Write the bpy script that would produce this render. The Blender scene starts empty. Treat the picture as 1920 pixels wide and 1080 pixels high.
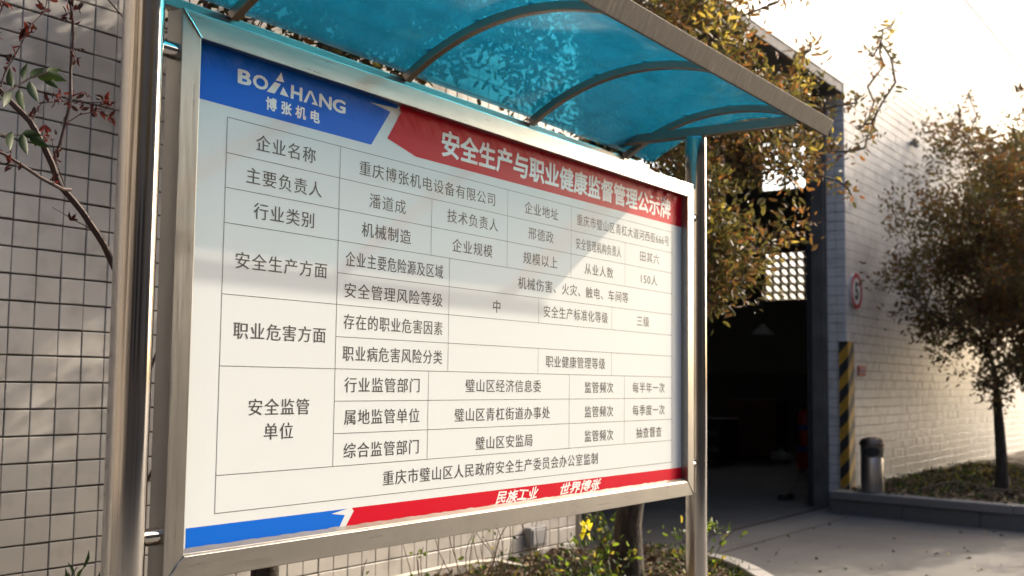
import bpy, bmesh, math, random
import numpy as np
from mathutils import Vector, Matrix
random.seed(7); rng = np.random.default_rng(11)
PI = math.pi; R = math.radians
sc = bpy.context.scene
COL = sc.collection

# ------------------------------------------------------------------ camera
yaw, pitch, roll = R(56.13), R(4.71), R(.68)
CAM = Vector((-1.866, -2.072, 1.28))
fw = Vector((math.sin(yaw)*math.cos(pitch), math.cos(yaw)*math.cos(pitch), math.sin(pitch)))
rt = Vector((math.cos(yaw), -math.sin(yaw), 0)); up = rt.cross(fw)
c_, s_ = math.cos(roll), math.sin(roll)
rt, up = c_*rt + s_*up, -s_*rt + c_*up
cd = bpy.data.cameras.new('camera'); cam = bpy.data.objects.new('camera', cd); COL.objects.link(cam)
cam.matrix_world = Matrix(((rt.x, up.x, -fw.x, CAM.x), (rt.y, up.y, -fw.y, CAM.y), (rt.z, up.z, -fw.z, CAM.z), (0, 0, 0, 1)))
cd.sensor_width = 36; cd.lens = 36*2168/1920; cd.clip_end = 1200; cd.clip_start = .05
cd.dof.use_dof = True; cd.dof.focus_distance = 3.1; cd.dof.aperture_fstop = 4.2
sc.camera = cam

# ------------------------------------------------------------------ light
SUN = Vector((1.50, -.46, .832)).normalized()
EL = math.asin(SUN.z); AZ = math.atan2(SUN.x, SUN.y)
w = bpy.data.worlds.new('World'); sc.world = w; w.use_nodes = True
nt = w.node_tree; bg = nt.nodes['Background']
sky = nt.nodes.new('ShaderNodeTexSky'); sky.sky_type = 'NISHITA'; sky.sun_disc = False
sky.sun_elevation = EL; sky.sun_rotation = AZ; sky.dust_density = 7.0; sky.air_density = .8
sky.ozone_density = .4; sky.altitude = 200
nt.links.new(sky.outputs[0], bg.inputs[0]); bg.inputs[1].default_value = .15
sl = bpy.data.lights.new('sun', 'SUN'); sl.energy = 2.0; sl.angle = R(.53); sl.color = (1, .87, .70)
so = bpy.data.objects.new('sun', sl); COL.objects.link(so)
so.rotation_euler = SUN.to_track_quat('Z', 'Y').to_euler()
sc.view_settings.view_transform = 'Standard'; sc.view_settings.look = 'None'
sc.view_settings.gamma = 1; sc.view_settings.use_curve_mapping = False
sc.view_settings.exposure = 1.6
sc.render.engine = 'CYCLES'
sc.cycles.max_bounces = 7; sc.cycles.transparent_max_bounces = 12; sc.cycles.use_denoising = True
sc.cycles.caustics_reflective = False; sc.cycles.caustics_refractive = False
sc.cycles.sample_clamp_indirect = 6

# ------------------------------------------------------------------ helpers
def link(o, parent=None):
    COL.objects.link(o)
    if parent is not None: o.parent = parent
    return o
def tag(o, label=None, cat=None, group=None, kind=None):
    if label: o['label'] = label
    if cat: o['category'] = cat
    if group: o['group'] = group
    if kind: o['kind'] = kind
    return o
def thing(name, label, cat, loc=(0, 0, 0), group=None):
    o = bpy.data.objects.new(name, None); o.empty_display_size = .1; COL.objects.link(o); o.location = loc
    return tag(o, label, cat, group)
def pyd(name, V, F, mats, parent=None, mi=None, smooth=False, off=None):
    me = bpy.data.meshes.new(name)
    V = np.asarray(V, float)
    if parent is not None and off is None:
        off = Vector((0, 0, 0)); q = parent
        while q is not None: off = off + q.location; q = q.parent
    if off is not None: V = V - np.array(off)
    me.from_pydata(V.tolist(), [], [list(f) for f in F])
    for m in (mats if isinstance(mats, (list, tuple)) else [mats]): me.materials.append(m)
    if mi is not None: me.polygons.foreach_set('material_index', np.asarray(mi, dtype=np.int32))
    if smooth: me.polygons.foreach_set('use_smooth', np.ones(len(me.polygons), dtype=bool))
    me.update()
    return link(bpy.data.objects.new(name, me), parent)
class MB:
    """collects geometry in world coordinates"""
    def __init__(s): s.V = []; s.F = []; s.M = []
    def add(s, V, F, m=0):
        b = len(s.V); s.V += [tuple(v) for v in V]; s.F += [tuple(i+b for i in f) for f in F]; s.M += [m]*len(F); return s
    def box(s, x0, x1, y0, y1, z0, z1, m=0):
        V = [(x, y, z) for x in (x0, x1) for y in (y0, y1) for z in (z0, z1)]
        return s.add(V, [(0, 1, 3, 2), (4, 6, 7, 5), (0, 4, 5, 1), (2, 3, 7, 6), (0, 2, 6, 4), (1, 5, 7, 3)], m)
    def tube(s, pts, rad, n=10, m=0, caps=True, square=False):
        P = [Vector(p) for p in pts]
        if not hasattr(rad, '__len__'): rad = [rad]*len(P)
        rad = [float(r) for r in rad]
        u = None; b = len(s.V)
        for i, p in enumerate(P):
            t = ((P[min(i+1, len(P)-1)]-P[max(i-1, 0)])).normalized()
            if u is None:
                a = Vector((0, 0, 1)) if abs(t.z) < .9 else Vector((1, 0, 0))
                u = a.cross(t).normalized()
            else: u = (u - t*u.dot(t)).normalized()
            v = t.cross(u)
            for k in range(n):
                an = 2*PI*(k+(.5 if square else 0))/n; rr = rad[i]*(math.sqrt(2) if square else 1)
                q = p+rr*(math.cos(an)*u+math.sin(an)*v); s.V.append(tuple(q))
        for i in range(len(P)-1):
            for k in range(n):
                k2 = (k+1) % n
                s.F.append((b+i*n+k, b+i*n+k2, b+(i+1)*n+k2, b+(i+1)*n+k)); s.M.append(m)
        if caps:
            s.F.append(tuple(b+k for k in reversed(range(n)))); s.M.append(m)
            e = b+(len(P)-1)*n; s.F.append(tuple(e+k for k in range(n))); s.M.append(m)
        return s
    def lathe(s, cx, cy, prof, n=24, m=0):
        b = len(s.V)
        for r, z in prof:
            for k in range(n): s.V.append((cx+r*math.cos(2*PI*k/n), cy+r*math.sin(2*PI*k/n), z))
        for i in range(len(prof)-1):
            for k in range(n):
                k2 = (k+1) % n; s.F.append((b+i*n+k, b+i*n+k2, b+(i+1)*n+k2, b+(i+1)*n+k)); s.M.append(m)
        s.F.append(tuple(b+k for k in reversed(range(n)))); s.M.append(m)
        e = b+(len(prof)-1)*n; s.F.append(tuple(e+k for k in range(n))); s.M.append(m)
        return s
    def build(s, name, mats, parent=None, smooth=False, bevel=0, seg=2, auto=True):
        o = pyd(name, s.V, s.F, mats, parent, s.M)
        if bevel:
            bm = bmesh.new(); bm.from_mesh(o.data)
            ed = [e for e in bm.edges if len(e.link_faces) == 2 and e.calc_face_angle(0) > .9]
            bmesh.ops.bevel(bm, geom=ed, offset=bevel, segments=seg, profile=.5, affect='EDGES')
            bm.to_mesh(o.data); bm.free()
        if smooth:
            o.data.polygons.foreach_set('use_smooth', np.ones(len(o.data.polygons), dtype=bool))
            try: o.data.set_sharp_from_angle(angle=R(38))
            except Exception: pass
        return o

# ------------------------------------------------------------------ materials
def mat(name, col=(.5, .5, .5), rough=.6, metal=0, spec=.5):
    m = bpy.data.materials.new(name); m.use_nodes = True
    b = m.node_tree.nodes['Principled BSDF']
    b.inputs['Base Color'].default_value = (*col, 1); b.inputs['Roughness'].default_value = rough
    b.inputs['Metallic'].default_value = metal; b.inputs['Specular IOR Level'].default_value = spec
    return m
def N(m, t, **k):
    n = m.node_tree.nodes.new(t)
    for a, v in k.items(): setattr(n, a, v)
    return n
def L(m, a, b): m.node_tree.links.new(a, b)
def noise(m, scale, detail=6, vec=None, rough=.55, coord='Object', sc3=None):
    n = N(m, 'ShaderNodeTexNoise'); n.inputs['Scale'].default_value = scale; n.inputs['Detail'].default_value = detail
    n.inputs['Roughness'].default_value = rough
    tc = N(m, 'ShaderNodeTexCoord'); mp = N(m, 'ShaderNodeMapping')
    L(m, tc.outputs[coord], mp.inputs[0]); L(m, mp.outputs[0], n.inputs['Vector'])
    if sc3: mp.inputs['Scale'].default_value = sc3
    return n
def ramp(m, src, stops):
    r = N(m, 'ShaderNodeValToRGB'); e = r.color_ramp.elements
    while len(e) < len(stops): e.new(.5)
    for i, (p, c) in enumerate(stops):
        e[i].position = p; e[i].color = (*c, 1) if len(c) == 3 else c
    L(m, src, r.inputs[0]); return r
def P(m): return m.node_tree.nodes['Principled BSDF']
def bump(m, src, strength=.3, dist=.01):
    b = N(m, 'ShaderNodeBump'); b.inputs['Strength'].default_value = strength; b.inputs['Distance'].default_value = dist
    L(m, src, b.inputs['Height']); L(m, b.outputs[0], P(m).inputs['Normal']); return b
def mix(m, f, a, b, mode='MIX'):
    x = N(m, 'ShaderNodeMix', data_type='RGBA', blend_type=mode)
    for s, v in ((x.inputs[0], f), (x.inputs[6], a), (x.inputs[7], b)):
        if hasattr(v, 'type') and hasattr(v, 'links'): L(m, v, s)
        elif isinstance(v, (int, float)): s.default_value = v
        else: s.default_value = (*v, 1)
    return x.outputs[2]
def rampf(m, src, lo, hi, a, b):
    x = N(m, 'ShaderNodeMapRange'); x.inputs[1].default_value = lo; x.inputs[2].default_value = hi
    x.inputs[3].default_value = a; x.inputs[4].default_value = b; L(m, src, x.inputs[0]); return x.outputs[0]
def varied(name, stops, scale=3, rough=.7, bs=None, bscale=40, bdist=.004, sc3=None, metal=0, detail=7, spec=.4):
    m = mat(name, rough=rough, metal=metal, spec=spec); n = noise(m, scale, detail, sc3=sc3); r = ramp(m, n.outputs[0], stops)
    L(m, r.outputs[0], P(m).inputs['Base Color'])
    if bs: b = noise(m, bscale, 5); bump(m, b.outputs[0], bs, bdist)
    return m

# brushed square tube, slightly dull
def steel(name, col, r0, r1, sc3, bstr):
    m = mat(name, col, .3, 1)
    n = noise(m, 1, 8, sc3=sc3); L(m, rampf(m, n.outputs[0], .3, .7, r0, r1), P(m).inputs['Roughness'])
    n2 = noise(m, 7, 8, rough=.7)
    L(m, mix(m, rampf(m, n2.outputs[0], .35, .75, 0, .35), col, tuple(c*.62 for c in col)), P(m).inputs['Base Color'])
    bump(m, n.outputs[0], bstr*.12, .0006)
    return m
M_frame = steel('brushed_steel', (.36, .347, .325), .27, .36, (6, 60, 260), .22)
M_frameV = steel('brushed_steel_upright', (.36, .347, .325), .27, .36, (260, 60, 6), .22)
M_post = steel('polished_steel', (.55, .525, .50), .07, .16, (9, 9, 1.2), .06)
M_dull = steel('dull_steel', (.33, .31, .285), .35, .55, (4, 40, 160), .25)
M_rib = steel('arch_steel', (.30, .26, .22), .30, .48, (30, 8, 30), .2)
# front rail with scratches across
M_rail = mat('scratched_rail', (.2, .18, .16), .55, .15, .3)
n = noise(M_rail, 1, 8, sc3=(140, 20, 9), rough=.75)
L(M_rail, ramp(M_rail, n.outputs[0], [(.30, (.05, .045, .04)), (.55, (.095, .085, .076)), (.74, (.24, .225, .205))]).outputs[0], P(M_rail).inputs['Base Color'])
bump(M_rail, n.outputs[0], .35, .002)

def print_mat(name, col, rough=.42):
    m = mat(name, col, rough, 0, .05)
    n = noise(m, 2.2, 4); L(m, mix(m, rampf(m, n.outputs[0], .3, .8, 0, .12), col, tuple(c*.86 for c in col)), P(m).inputs['Base Color'])
    # faint sagging creases hanging from the upper edge of the vinyl
    tc = N(m, 'ShaderNodeTexCoord'); sp = N(m, 'ShaderNodeSeparateXYZ'); L(m, tc.outputs['Object'], sp.inputs[0])
    fade = rampf(m, sp.outputs[2], 1.98, 2.06, 0, 1)
    mp = N(m, 'ShaderNodeCombineXYZ')
    for k_, vec in enumerate(((17, 0, 13), (1.6, 0, -2.2))):
        dt = N(m, 'ShaderNodeVectorMath', operation='DOT_PRODUCT'); dt.inputs[1].default_value = vec; L(m, tc.outputs['Object'], dt.inputs[0]); L(m, dt.outputs['Value'], mp.inputs[k_])
    nn = N(m, 'ShaderNodeTexNoise'); nn.inputs['Scale'].default_value = 1; nn.inputs['Detail'].default_value = 3
    L(m, mp.outputs[0], nn.inputs['Vector'])
    mu = N(m, 'ShaderNodeMath', operation='MULTIPLY'); L(m, nn.outputs[0], mu.inputs[0]); L(m, fade, mu.inputs[1])
    bump(m, mu.outputs[0], .6, .012)
    return m
M_white = print_mat('vinyl_white', (.625, .665, .675))
M_blue = print_mat('vinyl_blue', (.006, .12, .58))
M_red = print_mat('vinyl_red', (.50, .004, .020))
M_ink = mat('ink_black', (.025, .025, .028), .5, 0, .3)
M_inkg = mat('ink_grey', (.06, .06, .065), .5, 0, .3)
M_inkw = print_mat('ink_white', (.80, .79, .775))

# teal polycarbonate sheet
M_teal = bpy.data.materials.new('teal_polycarbonate'); M_teal.use_nodes = True
tn = M_teal.node_tree; tn.nodes.remove(tn.nodes['Principled BSDF']); out = tn.nodes['Material Output']
tr = N(M_teal, 'ShaderNodeBsdfTransparent'); gl = N(M_teal, 'ShaderNodeBsdfGlossy'); tl = N(M_teal, 'ShaderNodeBsdfTranslucent')
df = N(M_teal, 'ShaderNodeBsdfDiffuse'); df.inputs[0].default_value = (.03, .20, .24, 1)
tl.inputs[0].default_value = (.05, .36, .50, 1); gl.inputs['Roughness'].default_value = .09
n = noise(M_teal, 6, 8, rough=.75); nb = noise(M_teal, 1, 7, sc3=(4, 14, 14), rough=.7)
tcol = mix(M_teal, rampf(M_teal, n.outputs[0], .35, .75, 0, 1), (.22, .62, .75), (.14, .50, .62))  # darker mottling paints in the trees reflected by the sheet
L(M_teal, tcol, tr.inputs[0])
a1 = N(M_teal, 'ShaderNodeMixShader'); a2 = N(M_teal, 'ShaderNodeMixShader'); a3 = N(M_teal, 'ShaderNodeMixShader')
L(M_teal, rampf(M_teal, nb.outputs[0], .35, .72, .20, .34), a1.inputs[0]); L(M_teal, tr.outputs[0], a1.inputs[1]); L(M_teal, tl.outputs[0], a1.inputs[2])
L(M_teal, rampf(M_teal, n.outputs[0], .5, .8, .0, .12), a3.inputs[0]); L(M_teal, a1.outputs[0], a3.inputs[1]); L(M_teal, df.outputs[0], a3.inputs[2])
fr = N(M_teal, 'ShaderNodeLayerWeight'); fr.inputs[0].default_value = .5
fp = N(M_teal, 'ShaderNodeMath', operation='POWER'); fp.inputs[1].default_value = 5; L(M_teal, fr.outputs['Facing'], fp.inputs[0])
gl.inputs[0].default_value = (.7, .9, .95, 1)
L(M_teal, rampf(M_teal, fp.outputs[0], 0, 1, .035, .75), a2.inputs[0]); L(M_teal, a3.outputs[0], a2.inputs[1]); L(M_teal, gl.outputs[0], a2.inputs[2])
L(M_teal, a2.outputs[0], out.inputs[0])

def tile_mat(name, c0, c1, rough=.35):
    m = mat(name, c0, rough, 0, .5)
    oi = N(m, 'ShaderNodeObjectInfo'); n = noise(m, 2.3, 7, coord='Generated')
    tc = N(m, 'ShaderNodeNewGeometry'); mp = N(m, 'ShaderNodeMapping'); mp.inputs['Scale'].default_value = (1.1, 1.1, .5)
    L(m, tc.outputs['Position'], mp.inputs[0]); L(m, mp.outputs[0], n.inputs['Vector'])
    n.inputs['Scale'].default_value = 1.6
    vor = N(m, 'ShaderNodeTexWhiteNoise'); sn = N(m, 'ShaderNodeVectorMath', operation='SNAP'); sn.inputs[1].default_value = (.1055, 10, .1005)
    L(m, tc.outputs['Position'], sn.inputs[0]); L(m, sn.outputs[0], vor.inputs[0])
    a = mix(m, rampf(m, n.outputs[0], .3, .72, 0, 1), c0, c1)
    b = mix(m, rampf(m, vor.outputs[0], 0, 1, 0, .22), a, tuple(x*.55 for x in c0))
    n3 = N(m, 'ShaderNodeTexNoise'); n3.inputs['Scale'].default_value = 9; n3.inputs['Detail'].default_value = 8; L(m, tc.outputs['Position'], n3.inputs['Vector'])
    c = mix(m, rampf(m, n3.outputs[0], .52, .8, 0, .5), b, (.20, .17, .13))
    L(m, c, P(m).inputs['Base Color']); bump(m, n3.outputs[0], .12, .003)
    return m
M_tile = tile_mat('glazed_tile', (.57, .54, .50), (.43, .41, .38))
M_tileGlare = tile_mat('glare_lifted_tile', (.60, .59, .575), (.50, .49, .475))  # same tile with lifted albedo: sun glare on the gateway side put into colour
M_groutW = varied('grey_grout', [(.3, (.13, .125, .12)), (.7, (.24, .23, .22))], 5, .9)
M_grout = varied('dark_grout', [(.3, (.035, .028, .024)), (.7, (.085, .072, .06))], 5, .9)
M_conc = varied('grey_render', [(.3, (.10, .095, .09)), (.7, (.19, .18, .17))], 2, .85, .3)
M_dark = varied('dim_interior_plaster', [(.3, (.22, .22, .215)), (.7, (.30, .30, .29))], 1, .9)
M_dado = varied('dado_paint', [(.3, (.10, .11, .09)), (.7, (.15, .16, .13))], 1, .8)
M_doorsteel = varied('painted_door_track', [(.3, (.06, .056, .052)), (.7, (.12, .113, .105))], 3, .7, .2)
M_black = mat('black_rubber', (.012, .012, .013), .7)

# concrete ground
M_ground = mat('concrete_road', (.3, .29, .27), .85)
a = noise(M_ground, .5, 8); b = noise(M_ground, 2.2, 10, rough=.75)
ca = ramp(M_ground, a.outputs[0], [(.3, (.085, .082, .077)), (.5, (.12, .115, .106)), (.72, (.155, .148, .136))])
cb = mix(M_ground, rampf(M_ground, b.outputs[0], .45, .75, 0, .55), ca.outputs[0], (.06, .057, .053))
L(M_ground, cb, P(M_ground).inputs['Base Color']); b2 = noise(M_ground, 90, 6, rough=.8); bump(M_ground, b2.outputs[0], .35, .004)
M_soil = varied('soil', [(.3, (.045, .032, .022)), (.6, (.10, .075, .05)), (.8, (.16, .125, .085))], 9, .95, .9, 30, .03)
M_gran = mat('speckled_granite', (.4, .38, .36), .7)
a = noise(M_gran, 160, 4, rough=.9); b = noise(M_gran, 3, 6)
ca = ramp(M_gran, a.outputs[0], [(.35, (.17, .155, .145)), (.5, (.34, .325, .305)), (.65, (.50, .48, .45))])
L(M_gran, mix(M_gran, rampf(M_gran, b.outputs[0], .4, .75, 0, .6), ca.outputs[0], (.17, .16, .145)), P(M_gran).inputs['Base Color'])
bump(M_gran, a.outputs[0], .3, .003)
M_grand = mat('dark_granite', (.12, .12, .12), .75)
a = noise(M_grand, 120, 4, rough=.9); L(M_grand, ramp(M_grand, a.outputs[0], [(.35, (.07, .07, .07)), (.65, (.17, .165, .16))]).outputs[0], P(M_grand).inputs['Base Color'])
M_copg = mat('grey_coping', (.2, .2, .2), .75)
a = noise(M_copg, 120, 4, rough=.9); L(M_copg, ramp(M_copg, a.outputs[0], [(.35, (.12, .118, .115)), (.65, (.26, .25, .24))]).outputs[0], P(M_copg).inputs['Base Color'])
M_bark = varied('bark', [(.3, (.018, .014, .011)), (.7, (.075, .058, .045))], 14, .9, .9, 45, .012, sc3=(3, 3, .7))
M_twig = mat('red_twig', (.045, .022, .018), .7)
M_stem = mat('dry_stem', (.16, .12, .07), .8)

def leaf(name, col, trans=.45, rough=.42):
    m = mat(name, col, rough+.1, 0, .3); t = m.node_tree
    tl = N(m, 'ShaderNodeBsdfTranslucent'); tl.inputs[0].default_value = (min(1, col[0]*2.3), min(1, col[1]*2.2), col[2]*1.2, 1)
    mx = N(m, 'ShaderNodeMixShader'); mx.inputs[0].default_value = trans
    L(m, P(m).outputs[0], mx.inputs[1]); L(m, tl.outputs[0], mx.inputs[2]); L(m, mx.outputs[0], t.nodes['Material Output'].inputs[0])
    return m
LV_C = [leaf('leaf_olive', (.095, .085, .036), .3), leaf('leaf_brown', (.105, .062, .034), .3), leaf('leaf_rust', (.18, .085, .04), .35), leaf('leaf_gold', (.25, .20, .065), .4), leaf('leaf_shade', (.055, .052, .026), .25)]
LV_R = [leaf('leaf_dusky', (.065, .058, .026), .3), leaf('leaf_umber', (.075, .048, .026), .3), leaf('leaf_copper', (.12, .06, .026), .35), leaf('leaf_ochre', (.12, .10, .035), .35)]
LV_P = [leaf('leaf_plum', (.05, .010, .012), .35), leaf('leaf_crimson', (.10, .016, .016), .35), leaf('leaf_wine', (.028, .010, .011), .3)]
LV_G = [leaf('leaf_green', (.035, .062, .016), .3), leaf('leaf_fresh', (.12, .17, .03), .4), leaf('leaf_deep', (.02, .04, .012), .2), leaf('leaf_yellowing', (.26, .22, .045), .4)]
M_yel = leaf('petal_yellow', (.78, .52, .04), .4)

# ------------------------------------------------------------------ foliage
def leaf_batch(pos, dirn, size, width=.45, jitter=.6, fold=.25):
    """arrays of folded leaves: 6 verts, 4 tris... returns V,F"""
    n = len(pos)
    d = dirn + rng.normal(0, jitter, (n, 3)); d /= np.linalg.norm(d, axis=1)[:, None]+1e-9
    r = rng.normal(0, 1, (n, 3)); s = np.cross(d, r); s /= np.linalg.norm(s, axis=1)[:, None]+1e-9
    u = np.cross(s, d)
    L_ = size[:, None]; W = L_*width*.5
    base = pos; tip = pos+d*L_ - u*L_*.12; mid = pos+d*L_*.5
    l1 = pos+d*L_*.28+s*W*.85+u*W*fold; l2 = pos+d*L_*.66+s*W*.8+u*W*fold
    r1 = pos+d*L_*.28-s*W*.85+u*W*fold; r2 = pos+d*L_*.66-s*W*.8+u*W*fold
    V = np.stack([base, l1, l2, tip, r2, r1], 1).reshape(-1, 3)
    b = (np.arange(n)*6)[:, None]
    F = np.concatenate([b+np.array([[0, 3, 2, 1]]), b+np.array([[0, 5, 4, 3]])], 1).reshape(-1, 4)
    return V, F
def skeleton(trunk, targets, seg=.22, wob=.05, upbias=.0):
    pts = [np.array(p, float) for p in trunk]; par = [-1]+list(range(len(trunk)-1))
    start = max(1, len(trunk)//2)
    T = sorted(targets, key=lambda t: np.linalg.norm(np.array(t)-pts[-1]))
    tips = []
    for t in T:
        t = np.array(t, float); A = np.array(pts[start:]); D = np.linalg.norm(A-t, axis=1)+.5*np.maximum(0, A[:, 2]-t[2])
        j = int(np.argmin(D))+start; p = pts[j]; n = max(2, int(np.linalg.norm(t-p)/seg)+1)
        pv = j; ids = []
        for k in range(1, n+1):
            f = k/n; q = p+(t-p)*f; q = q+rng.normal(0, wob, 3)*(f < 1)*.6; q[2] += upbias*math.sin(PI*f)*.1
            pts.append(q); par.append(pv); pv = len(pts)-1; ids.append(pv)
        tips.append((pts[j], ids))
    return pts, par, tips
def build_tree(name, label, cat, trunk, r0, targets, leavesper, lsize, mats, probs, group=None, twigr=.004, expo=.42, wob=.05, width=.45, spread=.11, barkm=None, jit=.9, sparse=()):
    root = thing(name, label, cat, tuple(trunk[0]), group)
    pts, par, tips = skeleton(trunk, list(targets)+list(sparse), wob=wob); skeys = {tuple(np.round(q, 5)) for q in sparse}
    nch = np.zeros(len(pts)); leafn = np.ones(len(pts))
    for i in range(len(pts)-1, 0, -1): nch[par[i]] += 1
    cnt = (nch == 0).astype(float)
    for i in range(len(pts)-1, 0, -1): cnt[par[i]] += cnt[i]
    rad = twigr*cnt**expo; rad *= 1; k = r0/max(rad[1], 1e-6); nt_ = len(trunk)
    for i in range(nt_): rad[i] = r0*(1.12-.5*i/nt_) if i else r0*1.35
    for i in range(nt_, len(pts)): rad[i] = min(rad[i], rad[par[i]]*.85)
    for a_, ids in tips:
        if tuple(np.round(pts[ids[-1]], 5)) in skeys:
            for q_ in ids: rad[q_] = max(rad[q_], .0075)
    mt = MB()
    P_ = [Vector(p) for p in pts]
    mt.tube([P_[i] for i in range(nt_)], [rad[i] for i in range(nt_)], 12)
    for i in range(nt_, len(pts)):
        j = par[i]; mt.tube([P_[j], P_[i]], [rad[j] if j >= nt_ else min(rad[j], rad[i]*1.6), rad[i]], 5 if rad[i] > .008 else 4, caps=False)
    mt.build('trunk', barkm or M_bark, root, smooth=True)
    pos = []; dr = []
    for a, ids in tips:
        chain = [a]+[pts[i] for i in ids]; m_ = int(leavesper*(.42 if tuple(np.round(chain[-1], 5)) in skeys else 1))
        f = rng.beta(1.8, 1.0, m_)*(len(chain)-1)*.999; ii = f.astype(int); fr_ = (f-ii)[:, None]
        C = np.array(chain); q = C[ii]*(1-fr_)+C[ii+1]*fr_
        off = rng.normal(0, spread*(.4 if tuple(np.round(chain[-1], 5)) in skeys else 1), (m_, 3)); pos.append(q+off); d = off/np.linalg.norm(off, axis=1)[:, None]+np.array([0, 0, .1]); dr.append(d)
    pos = np.concatenate(pos); dr = np.concatenate(dr)
    size = lsize*rng.uniform(.6, 1.3, len(pos))
    V, F = leaf_batch(pos, dr, size, width, jit)
    # hue follows clumps: neighbouring leaves share a colour most of the time
    key = np.floor(pos/.28).astype(int); h = (np.abs(key @ np.array([73, 179, 283])) % 97)/97.
    h = np.where(rng.random(len(pos)) < .45, rng.random(len(pos)), h)
    mi = np.searchsorted(np.cumsum(probs)/sum(probs), h); mi = np.clip(mi, 0, len(mats)-1)
    o = pyd('crown', V, F, mats, root, np.repeat(mi, 2))
    return root
def ellipsoid(c, r, n, ok=lambda p: True, shell=.45):
    out_ = []
    holes = [(np.array(c)+rng.normal(0, .6, 3)*np.array(r), rng.uniform(.12, .28)*max(r)) for _ in range(9)]
    while len(out_) < n:
        d = rng.normal(0, 1, 3); d /= np.linalg.norm(d); q = np.array(c)+np.array(r)*d*(rng.uniform(shell, 1))**.8*(1+.22*math.sin(7*d[0]+5*d[2])*math.cos(6*d[1]))
        if ok(q) and not any(np.linalg.norm(q-h) < hr for h, hr in holes): out_.append(q)
    return out_

# ================================================================== GROUND
def poly_strip(path, width, side=1):
    """offset a polyline to one side"""
    Q = []
    for i, p in enumerate(path):
        a = Vector(path[max(0, i-1)]); b = Vector(path[min(len(path)-1, i+1)]); t = (b-a).normalized(); nrm = Vector((-t.y, t.x))*side
        Q.append((p[0]+nrm.x*width, p[1]+nrm.y*width))
    return Q
def resample(path, step):
    P_ = [Vector(p) for p in path]; out_ = []
    def cr(p0, p1, p2, p3, t): return .5*((2*p1)+(-p0+p2)*t+(2*p0-5*p1+4*p2-p3)*t*t+(-p0+3*p1-3*p2+p3)*t**3)
    for i in range(len(P_)-1):
        p0, p1, p2, p3 = P_[max(i-1, 0)], P_[i], P_[i+1], P_[min(i+2, len(P_)-1)]
        n = max(1, int((p2-p1).length/step))
        for k in range(n): out_.append(cr(p0, p1, p2, p3, k/n))
    out_.append(P_[-1]); return [tuple(p) for p in out_]
g = MB(); g.add([(-250, -250, 0), (250, -250, 0), (250, 250, 0), (-250, 250, 0)], [(0, 1, 2, 3)])
tag(g.build('ground', M_ground), kind='structure')
j = MB(); j.box(5.9, 9.6, 1.585, 1.6, .001, .004); j.box(-8, 9.2, -3.0, -2.985, .001, .004)
tag(j.build('pavement_joint', M_grout), kind='structure')

def inside(x, y, poly):
    c = False; n = len(poly)
    for i in range(n):
        x1, y1 = poly[i][:2]; x2, y2 = poly[(i+1) % n][:2]
        if (y1 > y) != (y2 > y) and x < (x2-x1)*(y-y1)/(y2-y1)+x1: c = not c
    return c
def soil_sheet(name, poly, x0, x1, y0, y1, st, hf, m):
    nx, ny = int((x1-x0)/st), int((y1-y0)/st); V = []; F = []
    for i in range(nx+1):
        for k in range(ny+1):
            x, y = x0+i*st, y0+k*st; V.append((x, y, hf(x, y)))
    for i in range(nx):
        for k in range(ny):
            if inside(x0+(i+.5)*st, y0+(k+.5)*st, poly): a = i*(ny+1)+k; F.append((a, a+ny+1, a+ny+2, a+1))
    return tag(pyd(name, V, F, m, smooth=True), kind='structure')
def kerb_run(root, path, w_, z0, z1, piece, step, m, name, side=1, bev=.008):
    """a row of separate kerb stones following the path"""
    pts = resample(path, .05); inn = poly_strip(pts, w_, side); per = int(piece/.05); i = 0; allb = []
    while i < len(pts)-2:
        e = min(i+per, len(pts)-1); mb = MB(); V = []; n_ = e-i+1
        dz = random.uniform(-.002, .002); k0 = .12 if e-i > 1 else 0
        for k in range(i, e+1):
            fa = 0
            a, b = Vector(pts[k][:2]), Vector(inn[k][:2])
            if k == e and e < len(pts)-1: a = a.lerp(Vector(pts[k-1][:2]), .1); b = b.lerp(Vector(inn[k-1][:2]), .1)
            for q, z in ((a, z0), (a, z1+dz), (b, z1+dz), (b, z0)): V.append((q.x, q.y, z))
        F = []
        for k in range(n_-1):
            for c in range(3): F.append((4*k+c, 4*k+c+1, 4*(k+1)+c+1, 4*(k+1)+c))
        F.append((3, 2, 1, 0)); t = 4*(n_-1); F.append((t, t+1, t+2, t+3))
        mb.add(V, F); mb.build(name, m, root, bevel=bev if bev else 0, seg=2, smooth=False); i = e

bedpath = [(4.86, 1.86), (5.2, 1.74), (5.46, 1.48), (5.47, 1.15), (5.24, .85), (4.85, .52), (4.2, .05), (3.4, -.36), (2.0, -.62), (0, -.7), (-3.0, -.7)]
kb = thing('flower_bed_kerb', 'pale speckled granite kerb curving round the flower bed below the notice board', 'kerb', (4.85, .52, 0))
kerb_run(kb, bedpath, .12, 0, .155, .6, .05, M_gran, 'kerb_stone', side=-1)
bp = resample(bedpath, .1); bpi = poly_strip(bp, .06, -1)
bedpoly = [p[:2] for p in bpi]+[(-3, 1.9), (4.8, 1.9)]
def hbed(x, y):
    n_ = math.sin(x*5.1+y*3)*.012+math.sin(x*13.7-y*9.1)*.008+math.sin(x*31+y*23)*.005
    return .075+.14*min(1, max(0, (y+.2)/2.05))**2+n_*.8
soil_sheet('flower_bed_soil', bedpoly, -3, 5.6, -.75, 1.88, .035, hbed, M_soil)

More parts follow.
